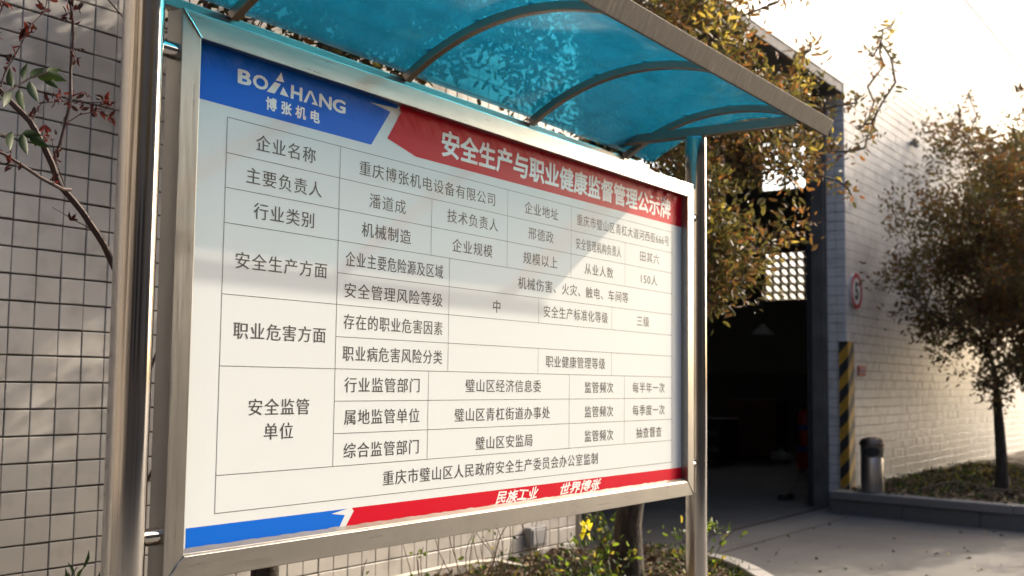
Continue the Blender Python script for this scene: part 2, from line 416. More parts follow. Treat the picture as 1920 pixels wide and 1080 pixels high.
plpath = [(9.86, 1.86), (9.80, 1.55), (9.70, 1.1), (9.58, .55), (9.50, 0), (9.55, -.6), (9.9, -1.15), (10.8, -1.45), (13, -1.5), (22, -1.5)]
pw = thing('raised_planter', 'low curved planter wall of dark granite with grey coping right of the gateway', 'planter', (9.6, .5, 0))
kerb_run(pw, [(p[0]+.02, p[1]+(.02 if i > 5 else 0)) for i, p in enumerate(plpath)], .10, 0, .145, .75, .05, M_grand, 'facing_stone', side=1)
kerb_run(pw, plpath, .24, .149, .225, .9, .05, M_copg, 'coping_stone', side=1)
pp = resample(plpath, .1); plpoly = [p[:2] for p in poly_strip(pp, .12, 1)]+[(22, 1.9), (9.95, 1.9)]
def hpl(x, y): return .19+.03*math.sin(x*3+y*5)*math.sin(y*7-x)+.012*math.sin(x*17+y*13)
soil_sheet('planter_soil', plpoly, 9.6, 22, -1.5, 1.9, .1, hpl, M_soil)

# ================================================================== BUILDING
M_tileW0 = varied('white_coping', [(.3, (.5, .49, .47)), (.7, (.62, .61, .59))], 2, .7)
TOP = 7.25; WX0, WX1, BX0, BX1 = -6.0, 4.82, 10.42, 22.0; GZ = 4.48
bd = thing('factory_building', 'white tiled factory hall with a tall dark gateway behind the notice board', 'building', (10.42, 1.86, 0))
OFF = bd.location.copy()
wl = MB().box(WX0, WX1, 1.858, 2.06, 0, TOP).build('wall', M_grout, bd)
wr = MB().box(BX0, BX1, 1.858, 2.06, 0, TOP).build('wall', M_groutW, bd)
wt = MB().box(WX1+.001, BX0-.001, 1.858, 2.25, GZ, TOP).build('gate_lintel', [M_groutW], bd)
MB().box(WX1+.01, BX0-.01, 1.90, 2.24, GZ-.012, GZ-.002).build('lintel_soffit', M_conc, bd)
MB().box(WX1+.01, BX0-.25, 2.26, 2.62, GZ-.35, GZ+.25).build('shutter_box', M_doorsteel, bd, bevel=.01)
MB().box(WX0, BX1, 1.852, 12.2, TOP, TOP+.10).box(WX0, BX1, 1.845, 2.0, TOP+.10, TOP+.13).build('roof', M_tileW0, bd)
MB().box(WX0, BX1, 12.0, 12.2, 0, TOP).build('wall', M_dark, bd)
MB().box(WX0, WX0+.2, 2.07, 12.0, 0, TOP).build('wall', M_dark, bd)
MB().box(WX0+.2, BX1, 2.07, 2.09, 0, 0.01).build('threshold', M_grout, bd)
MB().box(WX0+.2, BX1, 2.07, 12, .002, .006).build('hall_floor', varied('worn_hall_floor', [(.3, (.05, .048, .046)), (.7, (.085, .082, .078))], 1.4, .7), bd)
# inner leaf of the front wall (plaster)
MB().box(WX0+.2, WX1, 2.064, 2.10, 0, TOP).box(BX0+.01, BX1, 2.064, 2.10, .0, TOP).build('inner_plaster', M_dark, bd)
# gable wall at the far end with openings
holes = [(6.28, 7.36, 3.13, 4.19), (6.3, 7.42, 5.5, 6.65), (9.4, 10.6, 5.5, 6.65)]
ew = MB(); ys = sorted({2.1, 12.0}|{v for h in holes for v in h[:2]})
for a, b in zip(ys[:-1], ys[1:]):
    zz = 0
    for h in sorted([h for h in holes if h[0] <= a and h[1] >= b], key=lambda h: h[2]):
        ew.box(22.0, 22.2, a, b, zz, h[2]); zz = h[3]
    ew.box(22.0, 22.2, a, b, zz, TOP)
gable = ew.build('gable_wall', M_dark, bd)
MB().box(21.985, 21.996, 2.12, 11.98, 0, 1.55).build('dado', M_dado, bd)
# pierced breeze blocks
def breeze():
    mb = MB(); S = .089; t = .016
    mb.box(-.05, .05, -S, S, -S, -S+t).box(-.05, .05, -S, S, S-t, S).box(-.05, .05, -S, -S+t, -S+t, S-t).box(-.05, .05, S-t, S, -S+t, S-t)
    for sg in (1, -1):   # leaf shaped loop across one diagonal
        pts = []
        for k in range(9):
            a = k/8; q = -S*.9+2*S*.9*a; o = sg*.045*math.sin(PI*a)
            pts.append((0, q+o*.7, q-o*.7))
        for p, q in zip(pts[:-1], pts[1:]): mb.tube([p, q], .012, 4, square=True)
    for sy, sz in ((1, -1), (-1, 1)): mb.tube([(0, sy*S*.95, sz*S*.1), (0, sy*S*.1, sz*S*.95)], .009, 4, square=True)
    return mb
b0 = breeze().build('breeze_block', M_conc, gable); me = b0.data
for a in range(6):
    for b in range(6):
        o = b0 if (a, b) == (0, 0) else link(bpy.data.objects.new('breeze_block', me), gable)
        # b0 mesh was shifted by the root offset; keep the same shift
        o.location = Vector((22.1, 6.28+.09+a*.18, 3.13+.088+b*.1767))
M_pane = bpy.data.materials.new('frosted_pane'); M_pane.use_nodes = True
_t = M_pane.node_tree; _t.nodes.remove(_t.nodes['Principled BSDF']); _tr = N(M_pane, 'ShaderNodeBsdfTransparent'); _tr.inputs[0].default_value = (.8, .85, .9, 1)
_tl = N(M_pane, 'ShaderNodeBsdfTranslucent'); _tl.inputs[0].default_value = (.8, .85, .9, 1); _mx = N(M_pane, 'ShaderNodeMixShader'); _mx.inputs[0].default_value = .3
L(M_pane, _tr.outputs[0], _mx.inputs[1]); L(M_pane, _tl.outputs[0], _mx.inputs[2]); L(M_pane, _mx.outputs[0], _t.nodes['Material Output'].inputs[0])
for h in holes[1:]:
    f = MB(); y0, y1, z0, z1 = h; ym = (y0+y1)/2
    f.box(22.02, 22.08, y0, y1, z0, z0+.05).box(22.02, 22.08, y0, y1, z1-.05, z1).box(22.02, 22.08, y0, y0+.05, z0+.05, z1-.05).box(22.02, 22.08, y1-.05, y1, z0+.05, z1-.05).box(22.02, 22.08, ym-.025, ym+.025, z0+.05, z1-.05)
    wf = f.build('window', M_doorsteel, bd)
    for a, b in ((y0+.05, ym-.025), (ym+.025, y1-.05)): MB().box(22.045, 22.05, a, b, z0+.05, z1-.05).build('pane', M_pane, wf)
# steel door track at the far jamb and low stone plinth
MB().box(10.33, 10.415, 2.066, 2.20, 0, GZ-.02).build('door_track', M_doorsteel, bd, bevel=.004)
MB().box(10.33, 10.41, 2.205, 2.26, 0, GZ-.36).build('door_leaf', M_black, bd, bevel=.004)
MB().box(10.385, 10.415, 1.80, 2.06, 0, .165).box(9.9, 10.6, 1.83, 1.8565, 0, .165).build('plinth', M_grand, bd, bevel=.004)
MB().box(4.825, 4.85, 1.86, 2.06, 0, GZ-.02).build('jamb_trim', M_doorsteel, bd)

# --- tiles
PX, PZ = .1055, .1005
def tile_mesh(w_, h_, ax):
    """bevelled glazed tile; front on -y (ax 0) or -x (ax 1)"""
    a, b = w_/2, h_/2; e = .0022; d = .009
    V = [(-a, d, -b), (a, d, -b), (a, d, b), (-a, d, b), (-a, e, -b), (a, e, -b), (a, e, b), (-a, e, b), (-a+e, 0, -b+e), (a-e, 0, -b+e), (a-e, 0, b-e), (-a+e, 0, b-e)]
    F = [(8, 9, 10, 11)]
    for i in range(4):
        k = (i+1) % 4; F += [(i, k, 4+k, 4+i), (4+i, 4+k, 8+k, 8+i)]
    if ax: V = [(v[1], -v[0], v[2]) for v in V]
    return V, F
def tile_data(w_, h_, ax):
    V, F = tile_mesh(w_, h_, ax); m = bpy.data.meshes.new('tile'); m.from_pydata(V, [], F); m.materials.append(M_tile); m.update(); return m
tW, tH = PX-.0042, PZ-.0068
D0 = tile_data(tW, tH, 0); D1 = tile_data(tW-.006, tH, 1); D1.materials[0] = M_tileGlare
rows = [(k, 1.664+PZ*k+PZ/2) for k in range(-17, 56)]
rows = [(k, z) for k, z in rows if .02 < z-PZ/2 and z+PZ/2 < TOP]
stuffs = {}
def put_tile(x, y, z, ax, parent, single):
    # hand-laid: every tile sits a hair off its neighbours
    jx, jz, jy = random.gauss(0, .0005), random.gauss(0, .0005), random.gauss(0, .0007)
    if single:
        o = bpy.data.objects.new('tile', D1 if ax else D0); link(o, parent); o.location = Vector((x+jx, y+jy, z+jz))-OFF
        o.rotation_euler = (random.gauss(0, .006), random.gauss(0, .004), random.gauss(0, .006))
    else:
        V, F = TM[ax if parent is wl or ax else 2]; mb = stuffs.setdefault(parent.name, (parent, MB()))[1]
        mb.add([(v[0]+x+jx, v[1]+y+jy, v[2]+z+jz) for v in V], F)
TM = {2: tile_mesh(PX-.0022, PZ-.0055, 0), 0: tile_mesh(tW, tH, 0), 1: tile_mesh(tW-.006, tH, 1)}
ncols = int((WX1-WX0)/PX); cnt1 = 0
k0 = math.floor((WX0-.642)/PX)
for i in range(k0, 200):
    x = .642+PX*(i+.5)
    if x-PX/2 < WX0 or x+PX/2 > WX1+.01: continue
    for k, z in rows:
        s1 = (.5 < x < 1.15 and .5 < z < 2.9) or (2.0 < x < 4.7 and .2 < z < .5)
        if s1: cnt1 += 1
        put_tile(x, 1.849, z, 0, wl, s1)
left = 296-cnt1
for c in (0, 1):
    for k, z in rows:
        if z < .17 or z > GZ-.05: continue
        put_tile(10.411, 1.905+c*.1, z, 1, wr, left > 0 and z < 4.4); left -= 1
for i in range(200):
    x = BX0+PX*(i+.5)
    if x+PX/2 > BX1: break
    for k, z in rows:
        if z > .17: put_tile(x, 1.849, z, 0, wr, False)
n_ = int((BX0-WX1)/PX)
for i in range(n_):
    for k, z in rows:
        if z-PZ/2 > GZ: put_tile(WX1+PX*(i+.5)+.01, 1.849, z, 0, wt, False)
for pn, (par, mb) in stuffs.items(): tag(mb.build('tile_field', M_tile if par is wl else M_tileGlare, par), kind='stuff')
print('single tiles', cnt1)

# skirting pipe, vent and patch on the left wall
t = tag(MB().tube(resample([(1.9, 1.80, .262), (2.9, 1.80, .272), (3.35, 1.79, .275), (3.75, 1.78, .255), (3.95, 1.72, .20)], .15), .011, 8).build('water_pipe', mat('pipe_white', (.62, .56, .46), .5), smooth=True), 'thin cream water pipe running along the foot of the tiled wall', 'pipe')
t = thing('junction_box', 'small grey junction box low on the tiled wall near its end', 'box', (4.23, 1.83, .35))
MB().box(4.14, 4.33, 1.80, 1.846, .28, .40).build('body', mat('grey_box', (.22, .22, .23), .6), t, bevel=.006)
MB().box(4.16, 4.31, 1.794, 1.7995, .295, .385).build('lid', mat('grey_lid', (.27, .27, .28), .6), t, bevel=.003)

# ================================================================== NOTICE BOARD
nb_ = thing('notice_board', 'large stainless steel notice board with Chinese safety notice under a curved teal canopy', 'notice board', (1.185, 0, 0))
OX0, OX1, OZ0, OZ1 = -.168, 2.532, .834, 2.116; FY0, FY1 = -.03, .022; FWd = .056
def mitre(p, q, inner_p, inner_q, name, m):
    # p,q outer corner points (x,z), inner_* the matching inner corners
    V = []
    for y in (FY0, FY1):
        for a in (p, q, inner_q, inner_p): V.append((a[0], y, a[1]))
    F = [(0, 1, 2, 3), (7, 6, 5, 4), (0, 4, 5, 1), (1, 5, 6, 2), (2, 6, 7, 3), (3, 7, 4, 0)]
    return MB().add(V, F).build(name, m, nb_, bevel=.0018, seg=2)
g_ = .0007
TLo, TRo, BLo, BRo = (OX0, OZ1), (OX1, OZ1), (OX0, OZ0), (OX1, OZ0)
TLi, TRi, BLi, BRi = (OX0+FWd, OZ1-FWd), (OX1-FWd, OZ1-FWd), (OX0+FWd, OZ0+FWd), (OX1-FWd, OZ0+FWd)
mitre((TLo[0]+g_, TLo[1]), (TRo[0]-g_, TRo[1]), (TLi[0]+g_, TLi[1]), (TRi[0]-g_, TRi[1]), 'frame_rail', M_frame)
mitre((BLo[0]+g_, BLo[1]), (BRo[0]-g_, BRo[1]), (BLi[0]+g_, BLi[1]), (BRi[0]-g_, BRi[1]), 'frame_rail', M_frame)
mitre((TLo[0], TLo[1]-g_), (BLo[0], BLo[1]+g_), (TLi[0], TLi[1]-g_), (BLi[0], BLi[1]+g_), 'frame_stile', M_frameV)
mitre((TRo[0], TRo[1]-g_), (BRo[0], BRo[1]+g_), (TRi[0], TRi[1]-g_), (BRi[0], BRi[1]+g_), 'frame_stile', M_frameV)
# weld beads at the mitres
for a, b in ((TLo, TLi), (BLo, BLi), (TRo, TRi), (BRo, BRi)):
    pts = []
    for k in range(9):
        f = k/8; pts.append((a[0]+(b[0]-a[0])*f+random.gauss(0, .0006), FY0-.0004, a[1]+(b[1]-a[1])*f))
    MB().tube(pts, [.0016+random.random()*.0012 for _ in pts], 6).build('weld_bead', M_frame, nb_, smooth=True)
# inner ledge on which the sheet rests, with a slightly torn tape edge
MB().box(OX0+FWd, OX1-FWd, -.0245, -.004, OZ0+FWd+.0002, OZ0+FWd+.0045).build('glazing_bead', M_frame, nb_, bevel=.001)
V = []; F = []; n_ = 150
for i in range(n_+1):
    x = OX0+FWd+.004+(OX1-OX0-2*FWd-.008)*i/n_; h = .006+.0022*abs(math.sin(i*.9)*math.sin(i*.37))+random.random()*.001
    V += [(x, -.0228, OZ0+FWd+.0052), (x, -.0036-.001*random.random(), OZ0+FWd+.0052+h)]
    if i: F.append((2*i-2, 2*i, 2*i+1, 2*i-1))
pyd('clear_tape', V, F, mat('clear_tape', (.22, .20, .165), .3, .4), nb_, smooth=True)
MB().box(OX0+.03, OX1-.03, .002, .006, OZ0+.03, OZ1-.03).build('back_panel', mat('back_sheet', (.6, .6, .6), .5), nb_)
PX0, PX1, PZ0, PZ1 = -.090, 2.4855, .884, 2.070
def disp(x, z):
    """sagging folds of the vinyl along its upper edge, bowing towards the viewer"""
    t = PZ1-z; a = math.exp(-(t/.055)**2); u = x+t*.9
    r = math.sin(u*2*PI/.083+math.sin(x*5)*1.2)+.5*math.sin(u*2*PI/.047+2)
    big = math.exp(-((x-2.33)/.13)**2)*1.6+.25+.5*math.exp(-((x-.05)/.1)**2)
    return -(.0024*a*r*big+.0045*a*math.exp(-((x-2.34)/.12)**2))-.0001
def sheet(pts, y, m, name, parent, st=(.012, .03), lay=0):
    bm = bmesh.new(); vs = [bm.verts.new((x, 0, z)) for x, z in pts]; bm.faces.new(vs)
    xs = [p[0] for p in pts]; zs = [p[1] for p in pts]
    x = min(xs)+st[0]
    if max(zs) > 1.98:
        while x < max(xs): bmesh.ops.bisect_plane(bm, geom=bm.verts[:]+bm.edges[:]+bm.faces[:], plane_co=(x, 0, 0), plane_no=(1, 0, 0)); x += st[0]
        z = 1.90
        while z < max(zs):
            if z > min(zs): bmesh.ops.bisect_plane(bm, geom=bm.verts[:]+bm.edges[:]+bm.faces[:], plane_co=(0, 0, z), plane_no=(0, 0, 1))
            z += .012
    for v in bm.verts: v.co.y = y*(1+5*math.exp(-((PZ1-v.co.z)/.06)**2))+disp(v.co.x, v.co.z)
    V = [tuple(v.co) for v in bm.verts]; bm.verts.index_update(); F = [tuple(v.index for v in f.verts) for f in bm.faces]
    bm.free(); o = pyd(name, V, F, m, parent, smooth=True)
    # make them face the viewer
    b2 = bmesh.new(); b2.from_mesh(o.data)
    for f in b2.faces:
        f.normal_update()
        if f.normal.y > 0: f.normal_flip()
    b2.to_mesh(o.data); b2.free(); return o
ban = sheet([(PX0, PZ0), (PX1, PZ0), (PX1, PZ1), (PX0, PZ1)], 0, M_white, 'banner', nb_)
bm_ = sheet([(PX0+.003, PZ1-.001), (.632, PZ1-.001), (.628, 2.052), (.507, 2.0455), (.597, 2.0365), (.518, 1.9285), (PX0+.003, 1.9285)], -.00022, M_blue, 'header_band', ban)
sheet([(.634, PZ1-.001), (.642, 2.042), (.585, 1.959), (.716, 1.9285), (PX1-.001, 1.9335), (PX1-.001, PZ1-.001)], -.00022, M_red, 'header_band', ban)
sheet([(-.083, .946), (.455, .946), (.395, .9375), (.446, .930), (.415, .885), (-.083, .885)], -.00022, M_blue, 'footer_band', ban)
sheet([(.473, .9465), (.481, .938), (.438, .885), (PX1-.001, .885), (PX1-.001, .9465)], -.00022, M_red, 'footer_band', ban)
# ruled table
LW = .0015; TB = []
cx = dict(L=0, C1=.395, C2=.793, C3=1.190, C4=.884, C5=.792, C6=1.588, C7=1.986, C8=1.381, C9=1.884, C10=1.584, C11=1.984, Rr=2.388)
rh = [.0851, .0829, .0838, .0853, .0836, .0847, .0842, .0845, .0845, .0846, .087]
zr = [.972+.930]
for h in rh: zr.append(zr[-1]-h*.93/sum(rh))
def hl(x0, x1, r): TB.append((x0-LW/2, x1+LW/2, zr[r]-LW/2, zr[r]+LW/2))
def vl(x, r0, r1): TB.append((x-LW/2, x+LW/2, zr[r1], zr[r0]))
XR = cx['Rr']
for r in (0, 1, 2, 3, 5, 7, 10, 11): hl(0, XR, r)
for r in (4, 6, 8, 9): hl(cx['C1'], XR, r)
vl(0, 0, 11); vl(XR, 0, 11); vl(cx['C1'], 0, 10); vl(cx['C3'], 0, 3); vl(cx['C6'], 0, 3)
vl(cx['C2'], 1, 3); vl(cx['C7'], 1, 3); vl(cx['C4'], 3, 7); vl(cx['C8'], 4, 5); vl(cx['C9'], 4, 5)
vl(cx['C8'], 6, 7); vl(cx['C9'], 6, 7); vl(cx['C5'], 7, 10); vl(cx['C10'], 7, 10); vl(cx['C11'], 7, 10)
V = []; F = []
for i, (x0, x1, z0, z1) in enumerate(TB):
    y = -.0005-.000004*i; V += [(x0, y, z0), (x1, y, z0), (x1, y, z1), (x0, y, z1)]; F.append((4*i, 4*i+1, 4*i+2, 4*i+3))
pyd('ruled_lines', V, F, M_inkg, ban)
# lettering
def glyphs(txt, bold=0, shear=0, sp_=1.0):
    cu = bpy.data.curves.new('t', 'FONT'); cu.body = txt; cu.size = 1; cu.offset = bold; cu.shear = shear; cu.fill_mode = 'FRONT'; cu.space_character = sp_; cu.resolution_u = 3
    o = bpy.data.objects.new('t', cu); COL.objects.link(o); dg = bpy.context.evaluated_depsgraph_get()
    me = bpy.data.meshes.new_from_object(o.evaluated_get(dg)); V = np.array([v.co[:] for v in me.vertices]); F = [tuple(p.vertices) for p in me.polygons]
    bpy.data.objects.remove(o); bpy.data.curves.remove(cu); bpy.data.meshes.remove(me); return V, F
LOGO = 0
def letter(txt, x0, x1, z0, z1, em, m, name='text_line', bold=0, shear=0, parent=None, y=-.0005, bbox=False, xw=None):
    V, F = glyphs(txt, 0, shear, 1.7 if name == 'logo_text' else 1.12 if name == 'text_line' else 1.0)
    if bold > .001:
        V0, F0, n0 = V, F, len(V); Vs, Fs = [], []
        offs = [(bold*math.cos(k*PI/3+.3), bold*math.sin(k*PI/3+.3)) for k in range(6)] if bold > .012 else [(-bold, 0), (bold, 0)]
        for k, (dx, dz) in enumerate([(0, 0)]+offs):
            Vs.append(V0+np.array([dx, dz, k])); Fs += [tuple(i+k*n0 for i in f) for f in F0]
        V = np.concatenate(Vs); F = Fs
    a, b = V[:, 0].min(), V[:, 0].max()
    f = (V[:, 0]-a)/(b-a); X = x0+f*(x1-x0)
    if bbox: c, d = V[:, 1].min(), V[:, 1].max(); Z = z0+(V[:, 1]-c)/(d-c)*(z1-z0)
    else: Z = (z0+z1)/2+(V[:, 1]-.37)*em
    if name == 'slogan_text':   # hand-brushed look: strokes sway and swell
        X = X+.0012*np.sin(Z*200+X*30); Z = Z+.0022*np.sin(X*60)
    Q = np.stack([X, [y*(1+3*math.exp(-((PZ1-zz)/.07)**2))-.00002*k+disp(xx, zz) for xx, zz, k in zip(X, Z, V[:, 2])], Z], 1)
    return pyd(name, Q, F, m, parent or ban)
TXT = [
    ('企业名称', 0.093, 0.302, 1.8585), ('主要负责人', 0.065, 0.328, 1.7735), ('行业类别', 0.092, 0.302, 1.6905),
    ('安全生产方面', 0.039, 0.355, 1.565), ('职业危害方面', 0.039, 0.356, 1.3975), ('安全监管', 0.095, 0.302, 1.215), ('单位', 0.148, 0.247, 1.1555),
    ('重庆博张机电设备有限公司', 0.472, 1.118, 1.858), ('潘道成', 0.516, 0.673, 1.7745), ('机械制造', 0.487, 0.699, 1.6915), ('技术负责人', 0.869, 1.136, 1.778),
    ('企业规模', 0.896, 1.107, 1.692), ('企业地址', 1.289, 1.500, 1.859), ('邢德政', 1.314, 1.471, 1.7765), ('规模以上', 1.284, 1.498, 1.692),
    ('重庆市璧山区青杠大道河西街666号', 1.626, 2.359, 1.8605), ('安全管理机构负责人', 1.621, 1.954, 1.775), ('田其六', 2.108, 2.271, 1.778),
    ('从业人数', 1.683, 1.893, 1.691), ('150人', 2.115, 2.255, 1.691), ('企业主要危险源及区域', 0.425, 0.853, 1.6055), ('安全管理风险等级', 0.424, 0.852, 1.5215),
    ('存在的职业危害因素', 0.423, 0.855, 1.438), ('职业病危害风险分类', 0.423, 0.856, 1.3535), ('行业监管部门', 0.432, 0.751, 1.2705), ('属地监管单位', 0.434, 0.753, 1.185),
    ('综合监管部门', 0.435, 0.752, 1.097), ('机械伤害、火灾、触电、车间等', 1.255, 2.013, 1.607), ('中', 1.115, 1.155, 1.521), ('安全生产标准化等级', 1.413, 1.854, 1.5225),
    ('三级', 2.082, 2.186, 1.5245), ('职业健康管理等级', 1.430, 1.836, 1.3545), ('璧山区经济信息委', 0.974, 1.401, 1.271), ('璧山区青杠街道办事处', 0.921, 1.458, 1.183),
    ('璧山区安监局', 1.031, 1.351, 1.095), ('监管频次', 1.689, 1.898, 1.2685), ('监管频次', 1.690, 1.898, 1.182), ('监管频次', 1.691, 1.899, 1.096),
    ('每半年一次', 2.050, 2.322, 1.269), ('每季度一次', 2.051, 2.322, 1.1825), ('抽查督查', 2.080, 2.295, 1.0965),
    ('重庆市璧山区人民政府安全生产委员会办公室监制', 0.597, 1.786, 1.0155)]
for t_, a, b, z in TXT:
    if t_ == '机械伤害、火灾、触电、车间等': letter(t_, a, b, z, z, .0435, M_ink, bold=.006)
    else: letter(t_, a, b, z, z, .0435, M_inkg if t_ in ('潘道成', '田其六', '三级', '150人', '邢德政') else M_ink, bold=.002 if t_ == '潘道成' else .007)
letter('安全生产与职业健康监督管理公示牌', .835, 2.372, 1.991, 1.993, .084, M_inkw, 'title_text', bold=.028)
letter('博张机电', .121, .313, 1.9605, 1.9635, .0335, M_inkw, 'logo_text', bold=.034)
letter('民族工业', 1.140, 1.390, .9215, .9215, .041, M_inkw, 'slogan_text', bold=.022, shear=.35)
letter('世界博张', 1.528, 1.812, .9225, .9225, .041, M_inkw, 'slogan_text', bold=.022, shear=.35)
for ch, x0, x1 in (('B', .027, .0715), ('O', .076, .1265), ('H', .205, .2465), ('N', .308, .356), ('G', .3585, .4105)):
    letter(ch, x0, x1, 1.991, 2.0265, 1, M_inkw, 'logo_letter', bold=.034, bbox=True)
def flat(pts, name): return sheet(pts, -.0005, M_inkw, name, ban, st=(.5, .5))
flat([(.168, 2.049), (.1505, 2.0245), (.1805, 2.0265)], 'logo_mark'); flat([(.1475, 2.020), (.1695, 2.0195), (.1495, 1.9915), (.1225, 1.9905)], 'logo_mark')
flat([(.178, 2.0145), (.1985, 1.9925), (.1675, 1.9935)], 'logo_mark')
flat([(.270, 2.0255), (.280, 2.0255), (.305, 1.9925), (.2815, 1.9925), (.283, 1.9975), (.291, 1.9985), (.275, 2.0195), (.2615, 1.9915), (.251, 1.9915)], 'logo_letter')

# posts, brackets
def post(x):
    p = MB().lathe(x, 0, [(.0445, 0.02), (.0445, .03), (.0445, 1.1), (.0445, 2.326), (.0445, 2.3275), (.0425, 2.337), (.01, 2.338)], 48).build('post', M_post, nb_, smooth=True)
    MB().lathe(x, 0, [(.085, .10), (.085, .112), (.06, .125), (.0455, .15)], 32).build('base_collar', M_post, p, smooth=True)
post(-.25); post(2.62)
for x0, x1 in ((-.215, -.160), (2.525, 2.585)):
    for z in (2.019, .938) if x0 < 0 else (1.985, .958):
        r_ = .0195
        pr = [(x0, -.004, z), (x1, -.004, z)]
        MB().tube(pr, [r_, r_], 24).build('bracket', M_post, nb_, smooth=True)
# canopy
A = (.37, 2.300); Mi = (-.10, 2.452); Cc = (-.462, 2.385)
def circ(a, b, c):
    ax, ay, bx, by, cx_, cy_ = *a, *b, *c
    d = 2*(ax*(by-cy_)+bx*(cy_-ay)+cx_*(ay-by))
    ux = ((ax*ax+ay*ay)*(by-cy_)+(bx*bx+by*by)*(cy_-ay)+(cx_*cx_+cy_*cy_)*(ay-by))/d
    uy = ((ax*ax+ay*ay)*(cx_-bx)+(bx*bx+by*by)*(ax-cx_)+(cx_*cx_+cy_*cy_)*(bx-ax))/d
    return ux, uy, math.hypot(ax-ux, ay-uy)
cy0, cz0, cr = circ(A, Mi, Cc)
aA = math.atan2(A[1]-cz0, A[0]-cy0); aC = math.atan2(Cc[1]-cz0, Cc[0]-cy0)
def arc(x, dr=0, n=26, e=0): return [(x, cy0+(cr+dr)*math.cos(aA-e+(aC-aA+2*e)*k/n), cz0+(cr+dr)*math.sin(aA-e+(aC-aA+2*e)*k/n)) for k in range(n+1)]
CX0, CX1 = -.66, 2.915
for x in (-.435, .34, 1.115, 1.89, 2.672): MB().tube(arc(x), .0145, 4, square=True).build('canopy_rib', M_rib, nb_, bevel=.003)
for x in (-.25, 2.62): MB().box(x-.02, x+.02, -.452, .40, 2.339, 2.379).build('canopy_arm', M_rib, nb_, bevel=.003)
for x in (-.435, .34, 1.115, 1.89, 2.672):
    for k in (4, 10, 16, 22):
        q = arc(x, .021)[k]; MB().lathe(x, q[1], [(.009, q[2]), (.009, q[2]+.004), (.004, q[2]+.008)], 8).build('screw', M_dull, nb_)
MB().box(CX0, CX1, .372, .402, 2.272, 2.302).build('back_rail', M_dull, nb_, bevel=.003)
_V = [(x, y, z) for x in (CX0, CX1+.015) for y, z in ((-.500, 2.412), (-.468, 2.349), (-.455, 2.352), (-.470, 2.414))]
MB().add(_V, [(0, 1, 2, 3), (7, 6, 5, 4), (0, 4, 5, 1), (1, 5, 6, 2), (2, 6, 7, 3), (3, 7, 4, 0)]).build('front_rail', M_rail, nb_, bevel=.002)
# sheet: 3 mm thick, slightly uneven between the ribs
n1, n2 = 90, 26; V = []; F = []
for s in (0, 1):
    for i in range(n1+1):
        x = CX0-.01+(CX1-CX0+.035)*i/n1
        for q in arc(x, .0165+.003*s+.0012*math.sin(x*4.1)*math.sin(x*11), n2, -.012): V.append(q)
st = (n1+1)*(n2+1)
for i in range(n1):
    for k in range(n2):
        a = i*(n2+1)+k; F.append((a, a+1, a+n2+2, a+n2+1)); a += st; F.append((a, a+n2+1, a+n2+2, a+1))
for i in range(n1):
    for k in (0, n2): a = i*(n2+1)+k; b = a+n2+1; F.append((a, b, b+st, a+st))
for k in range(n2):
    for i in (0, n1): a = i*(n2+1)+k; F.append((a, a+1, a+1+st, a+st))
pyd('canopy_sheet', V, F, M_teal, nb_, smooth=True)

# ================================================================== SIGNS, BIN, GUARD
M_sred = mat('sign_red', (.36, .01, .02), .45); M_swhite = mat('sign_white', (.62, .62, .62), .45)
sg = thing('speed_limit_sign', 'round white speed limit 5 sign with red ring on the tiled wall', 'sign', (10.71, 1.84, 2.33))
def disc(r, y0, y1, m, name, parent, r0=0, n=48, x=10.71, z=2.33):
    V = []; F = []
    for k in range(n):
        c, s = math.cos(2*PI*k/n), math.sin(2*PI*k/n); V += [(x+r*c, y0, z+r*s), (x+r*c, y1, z+r*s), (x+r0*c, y0, z+r0*s), (x+r0*c, y1, z+r0*s)]
    for k in range(n):
        a, b = 4*k, 4*((k+1) % n); F += [(a, b, b+1, a+1), (a+2, a, a+1, a+3)][:1]+[(a, a+2, b+2, b), (a+1, b+1, b+3, a+3), (a+2, a+3, b+3, b+2)]
    return MB().add(V, F).build(name, m, parent)
disc(.19, 1.826, 1.843, M_swhite, 'plate', sg, .0005); disc(.196, 1.822, 1.8255, M_sred, 'red_ring', sg, .148)
V, F = glyphs('5', .045); V = np.array(V); h = V[:, 1].max()-V[:, 1].min(); V -= (V.min(0)+V.max(0))/2
pyd('numeral', np.stack([10.71+V[:, 0]*.20/h*1.0, np.full(len(V), 1.8245), 2.33+V[:, 1]*.20/h], 1), F, M_ink, sg)
rs = thing('notice_plate', 'small red plate with white lettering beside the striped corner guard', 'sign', (10.90, 1.84, 1.46))
MB().box(10.77, 11.04, 1.832, 1.842, 1.405, 1.515).build('plate', M_sred, rs, bevel=.002)
mb = MB()
for k in range(4):   # blurred row of characters that cannot be read
    x = 10.797+k*.058
    mb.box(x, x+.04, 1.829, 1.8315, 1.480, 1.486).box(x+.004, x+.011, 1.829, 1.8314, 1.440, 1.478).box(x+.016, x+.037, 1.829, 1.8313, 1.456, 1.463).box(x+.026, x+.033, 1.829, 1.8316, 1.436, 1.455)
mb.build('white_marks', M_swhite, rs)
